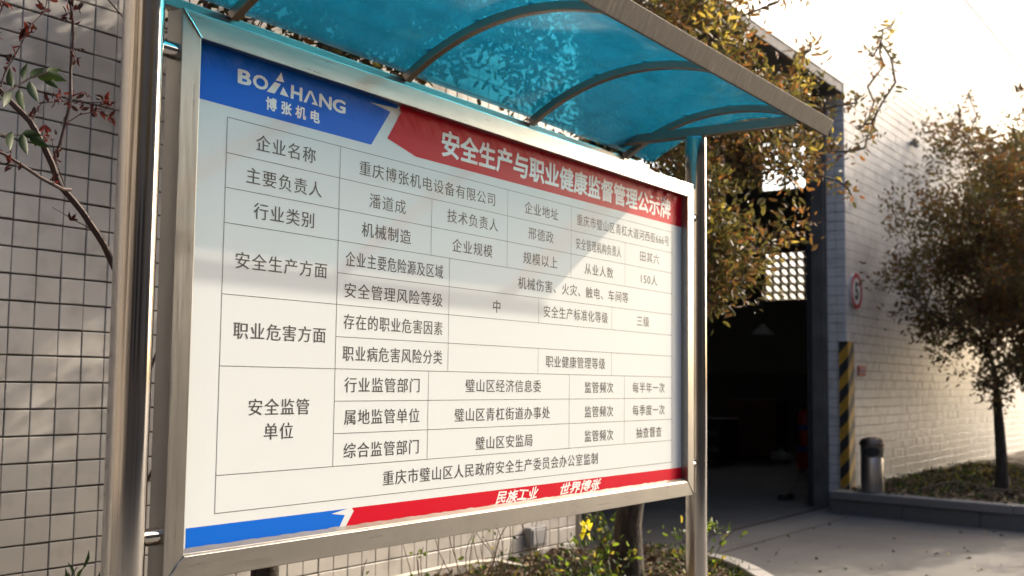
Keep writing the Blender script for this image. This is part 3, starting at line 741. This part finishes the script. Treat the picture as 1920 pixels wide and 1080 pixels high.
# corner guard
M_hz = mat('hazard_stripes', (.5, .3, .02), .5); tc = N(M_hz, 'ShaderNodeNewGeometry'); sp = N(M_hz, 'ShaderNodeSeparateXYZ'); L(M_hz, tc.outputs['Position'], sp.inputs[0])
ad = N(M_hz, 'ShaderNodeMath', operation='SUBTRACT'); L(M_hz, sp.outputs[2], ad.inputs[0])
mm = N(M_hz, 'ShaderNodeMath', operation='MULTIPLY'); mm.inputs[1].default_value = .9; xy = N(M_hz, 'ShaderNodeMath', operation='ADD'); L(M_hz, sp.outputs[0], xy.inputs[0])
ys_ = N(M_hz, 'ShaderNodeMath', operation='MULTIPLY'); ys_.inputs[1].default_value = -1.3; L(M_hz, sp.outputs[1], ys_.inputs[0]); L(M_hz, ys_.outputs[0], xy.inputs[1])
L(M_hz, xy.outputs[0], mm.inputs[0]); L(M_hz, mm.outputs[0], ad.inputs[1])
md = N(M_hz, 'ShaderNodeMath', operation='PINGPONG'); md.inputs[1].default_value = .135; L(M_hz, ad.outputs[0], md.inputs[0])
gt = N(M_hz, 'ShaderNodeMath', operation='GREATER_THAN'); gt.inputs[1].default_value = .0675; L(M_hz, md.outputs[0], gt.inputs[0])
nz = noise(M_hz, 9, 8); wy = mix(M_hz, rampf(M_hz, nz.outputs[0], .45, .7, 0, .6), (.46, .25, .018), (.22, .13, .03)); wk = mix(M_hz, rampf(M_hz, nz.outputs[0], .45, .75, 0, .5), (.014, .014, .015), (.05, .047, .042))
L(M_hz, mix(M_hz, gt.outputs[0], wk, wy), P(M_hz).inputs['Base Color'])
cg = thing('corner_guard', 'yellow and black striped guard on the right corner of the gateway', 'corner guard', (10.42, 1.84, .17))
MB().box(10.398, 10.60, 1.828, 1.840, .19, 1.77).build('guard_face', M_hz, cg, bevel=.002)
MB().box(10.398, 10.409, 1.8405, 1.93, .19, 1.77).build('guard_face', M_hz, cg, bevel=.002)
# litter bin on the coping
bx_, by_ = 9.97, 1.46
lb = thing('litter_bin', 'dented cylindrical stainless litter bin standing on the planter coping', 'bin', (bx_, by_, .225))
M_bin = steel('bin_steel', (.42, .40, .38), .3, .5, (30, 30, 4), .3)
MB().lathe(bx_, by_, [(.108, .226), (.112, .235), (.112, .57), (.110, .575)], 32).build('drum', M_bin, lb, smooth=True)
MB().lathe(bx_, by_, [(.107, .5755), (.109, .58), (.115, .695), (.118, .70)], 32).build('collar', M_bin, lb, smooth=True)
mb = MB(); an0 = math.atan2(CAM.y-by_, CAM.x-bx_)
V = []; F = []
for k in range(13):   # black oval patch laid on the collar for the shaded opening
    a = an0-.65+1.3*k/12; hh = .042*math.sqrt(max(0, 1-((k-6)/6.2)**2))+.004
    for z in (.635-hh, .635+hh): V.append((bx_+.119*math.cos(a), by_+.119*math.sin(a), z))
    if k: F.append((2*k-2, 2*k, 2*k+1, 2*k-1))
pyd('mouth', V, F, M_black, lb, smooth=True)
MB().lathe(bx_, by_, [(.124, .7005), (.126, .712), (.120, .735), (.10, .760), (.055, .778), (.004, .782)], 32).build('lid', steel('bin_lid', (.16, .13, .11), .4, .6, (8, 8, 8), .3), lb, smooth=True)
# small lamp box high on the wall
wl_ = thing('wall_lamp', 'small dark lamp housing fixed high on the bright tiled wall', 'lamp', (13.1, 1.84, 4.42))
MB().box(13.06, 13.19, 1.76, 1.82, 4.36, 4.46).build('housing', mat('lamp_grey', (.12, .12, .12), .5), wl_, bevel=.01)
MB().box(13.10, 13.15, 1.821, 1.846, 4.39, 4.44).build('mount', M_doorsteel, wl_, bevel=.003)

# ------------------------------------------------------------------ things inside the hall
fe = thing('fire_extinguisher', 'red fire extinguisher with blue bands standing inside the gateway', 'fire extinguisher', (15.4, 4.10, 0))
ex, ey = 15.4, 4.10
M_er = mat('extinguisher_red', (.50, .02, .025), .3); M_eb = mat('label_blue', (.04, .10, .42), .5)
MB().lathe(ex, ey, [(.10, .03), (.115, .05), (.115, .82), (.09, .90), (.035, .95)], 24).build('body', M_er, fe, smooth=True)
for z in (.30, .62): MB().lathe(ex, ey, [(.117, z), (.1175, z+.002), (.1175, z+.075), (.117, z+.077)], 24).build('label', M_eb, fe, smooth=True)
MB().lathe(ex, ey, [(.03, .951), (.03, .985), (.045, .987), (.045, 1.0), (.02, 1.015)], 12).build('valve', M_black, fe, smooth=True)
MB().tube(resample([(ex, ey, .985), (ex-.12, ey+.05, .97), (ex-.17, ey+.06, .75), (ex-.15, ey+.04, .4)], .05), .012, 8).build('hose', M_black, fe, smooth=True)
def cabinet(name, label, cat, x, y, w_, d_, h_, m, doors=2):
    t = thing(name, label, cat, (x, y, 0)); MB().box(x-d_/2, x+d_/2, y-w_/2, y+w_/2, .06, h_).build('carcass', m, t, bevel=.01)
    MB().box(x-d_/2+.04, x+d_/2-.04, y-w_/2+.04, y+w_/2-.04, 0, .059).build('plinth', M_black, t)
    for k in range(doors):
        a = y-w_/2+.01+k*(w_-.02)/doors; dd = MB().box(x-d_/2-.02, x-d_/2-.002, a, a+(w_-.02)/doors-.008, .08, h_-.02).build('door', m, t, bevel=.004)
        MB().box(x-d_/2-.04, x-d_/2-.0205, a+.05, a+.07, h_*.5, h_*.62).build('handle', M_doorsteel, dd)
cabinet('tool_cabinet', 'dark red tool cabinet deep inside the shaded hall', 'cabinet', 17.6, 5.75, .9, .6, 1.05, varied('cabinet_red', [(.3, (.10, .03, .022)), (.7, (.16, .05, .035))], 3, .6))
ct = thing('storage_crate', 'black storage crate on the hall floor left of the red cabinet', 'crate', (15.9, 6.0, 0))
MB().box(15.5, 16.3, 5.55, 6.5, .08, .75).build('body', M_black, ct, bevel=.02)
for k in range(3): MB().box(15.5, 16.3, 5.60+k*.36, 5.70+k*.36, 0, .079).build('skid', M_doorsteel, ct)
for k in range(2): MB().box(15.478, 15.498, 5.57, 6.48, .22+k*.25, .30+k*.25).build('slat', M_doorsteel, ct)
sk = thing('sack', 'small pale sack lying on the hall floor beside the cabinet', 'sack', (16.9, 5.05, 0))
bmx = bmesh.new(); bmesh.ops.create_icosphere(bmx, subdivisions=3, radius=1)
for v in bmx.verts:
    v.co = Vector((16.9+v.co.x*.16, 5.05+v.co.y*.2, .10+v.co.z*.10+.02*math.sin(v.co.x*6)*math.cos(v.co.y*5)))
    if v.co.z < .012: v.co.z = .012
V = [tuple(v.co) for v in bmx.verts]; bmx.verts.index_update(); F = [tuple(v.index for v in f.verts) for f in bmx.faces]; bmx.free()
pyd('body', V, F, mat('sack_cloth', (.35, .34, .32), .8), sk, smooth=True)
MB().tube([(16.9, 5.05, .19), (16.9, 5.05, .25)], [.025, .045], 8).build('tied_neck', mat('sack_neck', (.33, .32, .30), .8), sk, smooth=True)
br = thing('broom', 'thin pole broom leaning just inside the right side of the gateway', 'broom', (10.9, 2.75, 0))
MB().tube([(10.9, 2.72, .06), (11.2, 2.30, .62)], .011, 8).build('handle', M_stem, br, smooth=True)
MB().box(10.78, 10.98, 2.66, 2.78, .005, .07).build('head', M_black, br, bevel=.01)
hlp = thing('hanging_lamp', 'pale reflector lamp hanging in the dark hall', 'lamp', (15.0, 4.6, 2.1))
MB().lathe(15.0, 4.6, [(.17, 2.07), (.165, 2.09), (.05, 2.20), (.02, 2.24)], 24).build('shade', mat('lamp_shade_white', (.7, .68, .66), .4), hlp, smooth=True)
MB().tube([(15.0, 4.6, 2.24), (15.0, 4.6, TOP)], .006, 6).build('cord', M_black, hlp)

# ================================================================== TREES
def okC(q): return not (q[2] > 2.55 and q[0]+1.87 > (2.85 if q[2] < 3.2 else 2.45)*(q[1]+2.07)) and q[1] < 1.72 and q[1] > -.15 and not (q[0] < 3.2 and q[1] < .62 and q[2] < 2.75) and not (q[0] < 3.4 and q[2] < 2.2)
T1 = ellipsoid((4.1, .8, 3.15), (1.15, .9, 1.05), 150, okC, .25) + ellipsoid((4.8, .42, 2.9), (.62, .5, .42), 52, okC, .2) + ellipsoid((3.8, .45, 2.3), (.33, .4, .5), 34, okC, .2)
T1 += ellipsoid((2.7, 1.05, 3.3), (1.2, .6, .8), 60, okC, .3) + ellipsoid((4.3, .5, 4.0), (.7, .6, .7), 36, okC, .3) + ellipsoid((3.72, .36, 1.82), (.16, .18, .22), 9, okC, .2)
T1 += [np.array(q)+rng.normal(0, .04, 3) for q in [(4.5, .3, 2.2), (4.62, .3, 2.24), (4.4, .33, 2.3), (4.1, .3, 2.0), (3.95, .3, 1.85), (4.05, .3, 1.8)]]
T1s = [np.array(q)+rng.normal(0, .05, 3) for q in [(5.05, .36, 2.85), (5.2, .33, 2.95), (5.35, .3, 3.0), (5.5, .27, 3.08), (5.4, .28, 2.8), (5.25, .3, 2.65), (5.45, .27, 2.6), (5.6, .24, 2.75), (5.0, .35, 3.3), (5.2, .35, 3.5), (4.6, .4, 3.6), (4.9, .4, 3.75), (5.2, .4, 3.8), (5.6, .25, 3.2), (5.9, .22, 3.4), (6.2, .28, 3.6), (6.45, .3, 3.85), (6.8, .3, 4.1), (6.6, .32, 3.75), (5.9, .2, 3.05), (6.2, .3, 3.15), (6.35, .3, 3.3), (5.75, .22, 2.95), (6.0, .25, 3.6)]]
build_tree('broadleaf_tree', 'small autumn-leafed tree with a dark trunk behind the notice board', 'tree',
           [(4.35, 1.25, .12), (4.34, 1.24, .45), (4.37, 1.2, .8), (4.42, 1.12, 1.2), (4.5, 1.0, 1.7), (4.6, .9, 2.2)], .078, T1, 66, .047, LV_C, [.27, .31, .12, .06, .24], spread=.062, sparse=T1s, twigr=.0065)
T2 = ellipsoid((1.75, 1.05, 3.25), (1.3, .6, .7), 130, lambda q: q[1] < 1.72 and q[1] > .5, .15)
build_tree('broadleaf_tree', 'dark-trunked tree whose crown shows through the teal canopy at the left of the notice board', 'tree',
           [(1.16, 1.02, .12), (1.17, 1.03, .4), (1.2, 1.05, .9), (1.26, 1.05, 1.5), (1.36, 1.05, 2.1), (1.45, 1.05, 2.6)], .052, T2, 105, .055, LV_C, [.2, .18, .03, .02, .57], spread=.09)
def treeR(x, y, hgt, rad_, n, lab, grp, lp=55, cz=None, ls=.062):
    T = ellipsoid((x, y, hgt*.62), (rad_, min(rad_, 1.3), hgt*.40), n, lambda q: q[1] < 1.75 and math.hypot(q[0]-x, q[1]-y) < .35+(q[2]-1.05)*1.0, .15)
    return build_tree('planter_tree', lab, 'tree', [(x, y, .17), (x+.01, y, .5), (x-.02, y+.01, .85), (x-.05, y+.02, 1.15)], .062, T, lp, ls, LV_R, [.34, .34, .20, .12], grp, spread=.07, sparse=[np.array((x+a*rad_*.8, y+b*.8, hgt*c)) for a, b, c in rng.uniform((-1, -.6, .85), (1, .6, 1.08), (16, 3))])
GR = 'small trees in the raised planter'
treeR(11.25, .48, 4.2, 1.6, 330, 'rust-brown bushy tree nearest the gateway in the raised planter', GR, 78, ls=.055)
treeR(14.0, .30, 4.7, 1.7, 260, 'rust-brown bushy tree second from the gateway in the planter', GR, 60, ls=.075)
treeR(12.9, -.85, 4.0, 1.4, 170, 'rust-brown bushy tree at the front edge of the planter', GR, 60, ls=.075)
treeR(16.4, .55, 5.4, 1.8, 400, 'rust-brown bushy tree farthest along the planter', GR, 60, ls=.115)
treeR(16.0, -.9, 5.0, 1.7, 300, 'rust-brown bushy tree at the far front corner of the planter', GR, 60, ls=.115)


for x_, y_, h_, lab_ in ((19.8, -1.5, 9.2, 'tall dense tree past the right end of the planter'), (23.4, -1.3, 9.6, 'tall dense tree beyond the end of the factory hall')):
    T = ellipsoid((x_, y_, h_*.6), (2.0, 1.85, h_*.38), 230, shell=.2)
    build_tree('tall_tree', lab_, 'tree', [(x_, y_, .0), (x_, y_, 1), (x_+.05, y_, 2), (x_, y_+.05, 3)], .16, T, 45, .17, LV_R, [.4, .3, .1, .2], 'tall trees right of the planter', spread=.28)
# red-leafed shrub left of the board
def tw(pts, r0, r1, mb):
    p = resample(pts, .05); p = [(a[0], a[1]+.012*math.sin(i*1.3), a[2]+.004*math.sin(i*2.1)) for i, a in enumerate(p)]
    mb.tube(p, [r0+(r1-r0)*i/(len(p)-1) for i in range(len(p))], 7); return p
pl_ = thing('red_leaf_plum', 'slender red-leafed plum sapling in front of the tiled wall left of the post', 'sapling', (.62, 1.02, .2))
mb = MB(); chains = []
chains.append((tw([(.62, 1.02, .12), (.60, 1.02, .6), (.55, 1.0, 1.2), (.50, 1.0, 1.5), (.45, 1.0, 1.65), (.38, 1.0, 1.73), (.32, 1.0, 1.79), (.25, 1.0, 1.87), (.22, 1.0, 1.92), (.17, 1.0, 1.98), (.13, 1.0, 2.04), (.08, 1.0, 2.08), (-.05, 1.0, 2.2), (-.2, .98, 2.45)], .016, .008, mb), .25, 60))
chains.append((tw([(.27, .98, 1.85), (.23, .95, 1.84), (.15, .95, 1.87), (.08, .95, 1.89), (-.1, .95, 1.95)], .0065, .003, mb), .2, 36))
chains.append((tw([(.235, 1.0, 1.89), (.26, 1.04, 1.95), (.28, 1.05, 2.0), (.285, 1.05, 2.06), (.30, 1.05, 2.14), (.31, 1.05, 2.24), (.30, 1.05, 2.34), (.29, 1.05, 2.46), (.28, 1.05, 2.7)], .006, .003, mb), .1, 90))
chains.append((tw([(.52, 1.0, 1.45), (.50, .97, 1.8), (.47, .92, 2.15), (.42, .9, 2.34), (.36, .9, 2.40), (.29, .9, 2.45), (.2, .9, 2.6)], .006, .002, mb), .55, 34))
chains.append((tw([(.43, 1.0, 1.67), (.39, 1.0, 1.735), (.31, 1.0, 1.765), (.22, 1.0, 1.79)], .0025, .001, mb), .5, 7))
chains.append((tw([(.14, 1.0, 2.03), (.18, 1.0, 2.10), (.25, 1.0, 2.125), (.34, 1.0, 2.135), (.42, .99, 2.15)], .0025, .001, mb), .1, 56))
chains.append((tw([(.285, 1.05, 2.06), (.34, 1.04, 2.10), (.40, 1.03, 2.13), (.44, 1.03, 2.11)], .0025, .001, mb), .3, 40))
chains.append((tw([(.04, 1.0, 2.12), (.08, 1.0, 2.22), (.12, 1.0, 2.32), (.17, 1.0, 2.38), (.2, 1.0, 2.5)], .003, .001, mb), .2, 80))
chains.append((tw([(.0, 1.0, 2.15), (.0, .98, 2.3), (.04, .98, 2.42), (.05, .98, 2.6)], .003, .001, mb), .2, 80))
chains.append((tw([(.27, 1.0, 1.85), (.24, 1.02, 1.97), (.22, 1.02, 2.0), (.16, 1.02, 2.0)], .002, .001, mb), .3, 36))
chains.append((tw([(.60, 1.0, .9), (.70, .95, 1.3), (.78, .9, 1.8), (.82, .85, 2.2), (.9, .8, 2.7)], .006, .002, mb), .2, 60))
chains.append((tw([(.56, 1.0, 1.2), (.66, .95, 1.6), (.66, .9, 2.0), (.6, .85, 2.4), (.55, .8, 2.8)], .005, .002, mb), .2, 60))
# crown higher up over the canopy
for k in range(3):
    a = random.uniform(1.2, 2.2); b = random.uniform(.75, 1.6); c = random.uniform(2.9, 3.6)
    chains.append((tw([(.6, .95, 2.2+.05*k), (.6*.5+a*.5, b*.6+.4, 2.55+.05*k), (a, b, c)], .005, .002, mb), .2, 60))
mb.build('trunk', M_twig, pl_, smooth=True)
pos, dr = [], []
for ch, f0, n_ in chains:
    C = np.array(ch); ncl = max(1, n_//4)
    for _ in range(ncl):
        f = rng.uniform(f0, 1)*(len(C)-1.01); i = int(f); q = C[i]+(C[i+1]-C[i])*(f-i)+rng.normal(0, .007, 3)
        for _ in range(rng.integers(2, 6)): pos.append(q+rng.normal(0, .006, 3)); dr.append(rng.normal(0, 1, 3)+np.array([0, -.2, .5]))
pos, dr = np.array(pos), np.array(dr); V, F = leaf_batch(pos, dr/np.linalg.norm(dr, axis=1)[:, None], .028*rng.uniform(.5, 1.35, len(pos)), .42, .3)
pyd('foliage', V, F, LV_P, pl_, np.repeat(rng.choice(3, len(pos), p=[.45, .3, .25]), 2))
gp = thing('green_leaf_shrub', 'shrub branch with large glossy green leaves at the left edge before the wall', 'shrub', (-.35, .85, .1))
mb = MB(); a = tw([(-.35, .85, .1), (-.32, .85, 1.0), (-.25, .82, 1.7), (-.14, .8, 1.98), (-.05, .8, 2.06), (.0, .8, 2.11), (.05, .8, 2.135)], .01, .0022, mb); b = tw([(-.25, .82, 1.7), (-.2, .78, 1.85), (-.1, .76, 1.93), (-.02, .76, 1.94)], .004, .002, mb)
mb.build('stem', M_twig, gp, smooth=True)
GL = [((.0, .8, 2.11), (.5, 0, .45), .07), ((.02, .8, 2.12), (.8, -.1, .1), .08), ((.04, .8, 2.13), (.7, 0, -.5), .075), ((.0, .8, 2.10), (.3, -.1, -.9), .085), ((-.03, .8, 2.07), (.2, 0, -1), .08), ((-.05, .8, 2.06), (-.5, 0, -.8), .08),
      ((-.05, .8, 2.07), (-.3, 0, .9), .07), ((-.02, .8, 2.1), (.1, 0, .9), .06), ((.05, .8, 2.135), (.9, 0, -.15), .08), ((.05, .8, 2.135), (.6, .1, .3), .065), ((-.02, .76, 1.94), (.8, -.1, -.4), .08), ((-.04, .76, 1.94), (.2, 0, -1), .08), ((-.07, .76, 1.94), (-.2, 0, -1), .075), ((-.04, .76, 1.94), (.9, 0, .1), .07), ((-.1, .76, 1.93), (-.7, 0, -.6), .07), ((-.08, .8, 2.03), (-.8, 0, .3), .08), ((-.1, .8, 2.0), (-.5, -.2, -.6), .08)]
for p, d, s in GL:
    s *= .76
    d = np.array(d, float); d /= np.linalg.norm(d); W_ = np.cross(d, [0, 1, .25]); W_ /= np.linalg.norm(W_); U_ = np.cross(W_, d); V = []; F = []
    for i in range(7):
        t = i/6; w_ = .23*s*math.sin(PI*min(1, t**.8*1.0))*(1-.15*t)+.0005; c = np.array(p)+d*s*t-U_*.18*s*t*t
        V += [c-W_*w_+U_*w_*.35, c, c+W_*w_+U_*w_*.35]
        if i: b = 3*i; F += [(b-3, b-2, b+1, b), (b-2, b-1, b+2, b+1)]
    pyd('leaf', V, F, LV_G[random.choice((0, 2, 2))], gp, smooth=True)

# low plants in the bed
def shrub(name, label, cat, x, y, h, n, spread, lsize, mats, probs, group=None, stems=7, lps=26, width=.55, z0=None, leafy=1):
    z0 = hbed(x, y)-.01 if z0 is None else z0
    root = thing(name, label, cat, (x, y, z0), group); mb = MB(); pos, dr = [], []
    for k in range(stems):
        a = rng.uniform(0, 2*PI); r = spread*rng.uniform(.3, 1); hh = h*rng.uniform(.6, 1.05)
        p = tw([(x+rng.normal(0, .015), y+rng.normal(0, .015), z0), (x+r*.4*math.cos(a), y+r*.4*math.sin(a), z0+hh*.5), (x+r*math.cos(a), y+r*math.sin(a), z0+hh)], .0035, .0015, mb)
        C = np.array(p)
        for _ in range(int(lps*leafy)):
            f = rng.beta(2, 1.1)*(len(C)-1.01); i = int(f); q = C[i]; o = rng.normal(0, .022, 3); pos.append(q+o); dr.append(o/np.linalg.norm(o)+np.array([0, 0, .35]))
    mb.build('stems', M_stem if leafy < .5 else M_twig, root, smooth=True)
    if pos:
        pos, dr = np.array(pos), np.array(dr); V, F = leaf_batch(pos, dr, lsize*rng.uniform(.6, 1.25, len(pos)), width, .35)
        pyd('foliage', V, F, mats, root, np.repeat(rng.choice(len(mats), len(pos), p=probs), 2))
    return root
gs = 'low shrubs in the flower bed'; GP = [.4, .3, .22, .08]
shrub('low_shrub', 'low green shrub below the left middle of the board before the cream wall', 'shrub', 2.02, .85, .34, 1, .16, .042, LV_G, [.5, .2, .3, 0.], gs, 6, 20)
shrub('low_shrub', 'low green shrub left of the yellow bloom under the board', 'shrub', 3.12, .95, .36, 1, .22, .038, LV_G, GP, gs, 9, 24)
shrub('low_shrub', 'green shrub with fresh pale leaves just left of the dark trunk', 'shrub', 3.55, .95, .40, 1, .24, .038, LV_G, GP, gs, 8, 22)
shrub('low_shrub', 'dense green shrub between the dark trunk and the right post', 'shrub', 4.15, .72, .46, 1, .26, .038, LV_G, [.32, .38, .2, .1], gs, 9, 26)
shrub('low_shrub', 'small green shrub at the foot of the right post by the kerb', 'shrub', 3.3, .30, .32, 1, .17, .034, LV_G, [.35, .3, .25, .1], gs, 8, 20)
shrub('low_shrub', 'low dark green shrub directly under the middle of the board', 'shrub', 2.55, .75, .18, 1, .18, .034, LV_G, [.4, .15, .4, .05], gs, 6, 16)
shrub('low_shrub', 'green shrub against the gateway end of the cream wall', 'shrub', 4.5, 1.45, .38, 1, .25, .038, LV_G, [.3, .4, .2, .1], gs, 10, 26)
shrub('low_shrub', 'dark leafy plant at the bottom left corner in front of the tiled wall', 'shrub', .60, 1.5, .50, 1, .16, .07, LV_G, [.3, .1, .6, 0.], gs, 6, 12, width=.32)
for k, (x, y, h) in enumerate([(2.45, 1.35, .38), (2.75, 1.3, .5), (3.05, 1.4, .45), (3.35, 1.45, .42), (3.7, 1.5, .38), (1.9, 1.2, .42)]):
    lab = ['bare dry stems against the cream wall, second clump from the left', 'tall bare dry stems third from the left against the cream wall', 'bare dry stems in the middle of the cream wall', 'bare dry stems right of the middle of the cream wall', 'bare dry stems nearest the gateway end of the cream wall', 'leftmost bare dry stems under the notice board'][k]
    shrub('dry_stems', lab, 'dry plant', x, y, h, 1, .16, .03, LV_G, [.3, .3, .2, .2], 'dry stems in the flower bed', 5, 8, leafy=.25)
yf = thing('yellow_bloom', 'bright yellow bloom on a thin stalk under the notice board', 'flower', (3.15, .85, .17))
mb = MB(); p = tw([(3.15, .85, .17), (3.12, .82, .40), (3.09, .80, .56)], .003, .002, mb); mb.build('stalk', M_stem, yf, smooth=True)
pos = np.array([[3.09, .80, .57]])+rng.normal(0, .013, (16, 3)); d = pos-np.array([[3.09, .80, .56]]); V, F = leaf_batch(pos, d/np.linalg.norm(d, axis=1)[:, None], np.full(16, .032), .75, .5)
pyd('petals', V, F, M_yel, yf)

# litter, grass: uncountable
def litter(name, n, poly, box, hf, mats, probs, size, up=.02, flat_=True, keep=lambda x, y: True):
    pos = []
    while len(pos) < n:
        x, y = rng.uniform(box[0], box[1]), rng.uniform(box[2], box[3])
        if inside(x, y, poly) and keep(x, y): pos.append((x, y, hf(x, y)+rng.uniform(.004, up)))
    pos = np.array(pos); d = rng.normal(0, 1, (n, 3)); d[:, 2] *= .25 if flat_ else 1
    if not flat_: d[:, 2] = np.abs(d[:, 2])+1.2
    d /= np.linalg.norm(d, axis=1)[:, None]
    V, F = leaf_batch(pos, d, size*rng.uniform(.5, 1.3, n), .5 if flat_ else .13, .12, .3)
    return tag(pyd(name, V, F, mats, None, np.repeat(rng.choice(len(mats), n, p=probs), 2)), kind='stuff')
LL = [mat('dead_leaf', (.16, .095, .045), .8), mat('dead_leaf_pale', (.34, .25, .14), .8), mat('dead_leaf_dark', (.06, .035, .02), .8), LV_G[0]]
litter('leaf_litter', 14000, bedpoly, (.0, 5.5, -.4, 1.84), hbed, LL, [.35, .25, .25, .15], .045)
litter('bed_grass', 1300, bedpoly, (1.2, 5.5, -.3, 1.84), hbed, LV_G, [.3, .15, .4, .15], .055, flat_=False, keep=lambda x, y: math.sin(x*4.2+1)*math.cos(y*3.1+x) > -.1)
litter('planter_litter', 9000, plpoly, (9.7, 16, -1.2, 1.84), hpl, LL, [.3, .3, .25, .15], .06)
litter('planter_grass', 1500, plpoly, (9.9, 16, -1.2, 1.84), hpl, LV_G, [.35, .1, .4, .15], .08, flat_=False, keep=lambda x, y: x > 10.6+.5*math.sin(y*4))
V = []; pos = rng.uniform((5.2, -1.5, .006), (9.4, 1.6, .012), (70, 3)); d = rng.normal(0, 1, (70, 3)); d[:, 2] *= .15; d /= np.linalg.norm(d, axis=1)[:, None]
V, F = leaf_batch(pos, d, .05*rng.uniform(.4, 1.1, 70), .5, .1, .3); tag(pyd('fallen_leaves', V, F, LL, None, np.repeat(rng.choice(4, 70), 2)), kind='stuff')
rod = tag(MB().tube(resample([(10.3, 1.1, .25), (10.6, .8, .33), (10.8, .5, .26), (11.0, .1, .25)], .1), .012, 6).build('dead_branch', M_stem, smooth=True), 'bare fallen branch lying on the planter soil near the bin', 'branch')

# ================================================================== across the yard (seen in the steel and the canopy)
ob = thing('workshop', 'long grey workshop across the yard behind the camera', 'building', (-10, -10, 0))
M_ws = varied('workshop_wall', [(.3, (.14, .125, .11)), (.7, (.22, .20, .18))], .6, .9)
MB().box(-26, 3.5, -11.3, -11, 0, 7.4).build('wall', M_ws, ob)
MB().box(-26.3, 3.8, -18, -10.6, 7.4, 7.7).build('roof', M_conc, ob)
for k in range(6):
    f = MB().box(-24+k*4.6, -21.6+k*4.6, -10.99, -10.93, 1.4, 3.4).build('window', M_doorsteel, ob); MB().box(-23.9+k*4.6, -21.7+k*4.6, -10.925, -10.92, 1.5, 3.3).build('pane', mat('window_pane', (.03, .035, .04), .1), f)
gw = tag(MB().box(-10.3, -10, -10.5, 8, 0, 6.2).box(-10.4, -9.9, -10.5, 8, 6.2, 6.35).build('yard_wall', M_ws), 'tall plain rendered wall closing the yard left of the camera', 'wall')
def yardtree(x, y, lab):
    T = ellipsoid((x, y, 4.2), (1.9, 1.9, 2.0), 110, shell=.3)
    build_tree('yard_tree', lab, 'tree', [(x, y, 0), (x, y, .8), (x+.05, y, 1.6), (x, y+.05, 2.4)], .11, T, 40, .12, LV_R, [.4, .3, .1, .2], 'trees across the yard', spread=.2)
of = thing('reflection_block', 'unseen rendered office block added at the front right to darken reflections in the steel', 'building', (14, -12, 0))  # out of view, added so the steel frame reflects something dark
MB().box(3.9, 21, -17, -11.5, 0, 8.4).build('wall', M_ws, of); MB().box(3.85, 21.3, -17.3, -11.2, 8.4, 8.7).build('roof', M_conc, of)
for k in range(5):
    for q in range(2):
        f = MB().box(8.3+k*2.6, 9.9+k*2.6, -11.49, -11.44, 1.2+q*3.2, 2.9+q*3.2).build('window', M_doorsteel, of); MB().box(8.4+k*2.6, 9.8+k*2.6, -11.435, -11.43, 1.3+q*3.2, 2.8+q*3.2).build('pane', mat('window_pane', (.03, .035, .04), .1), f)
yardtree(-6.5, -7.0, 'bushy tree by the workshop across the yard behind the camera')
yardtree(-7.4, -2.0, 'bushy tree by the yard wall left of the camera')
yardtree(1.5, -7.8, 'bushy tree at the right end of the workshop across the yard')
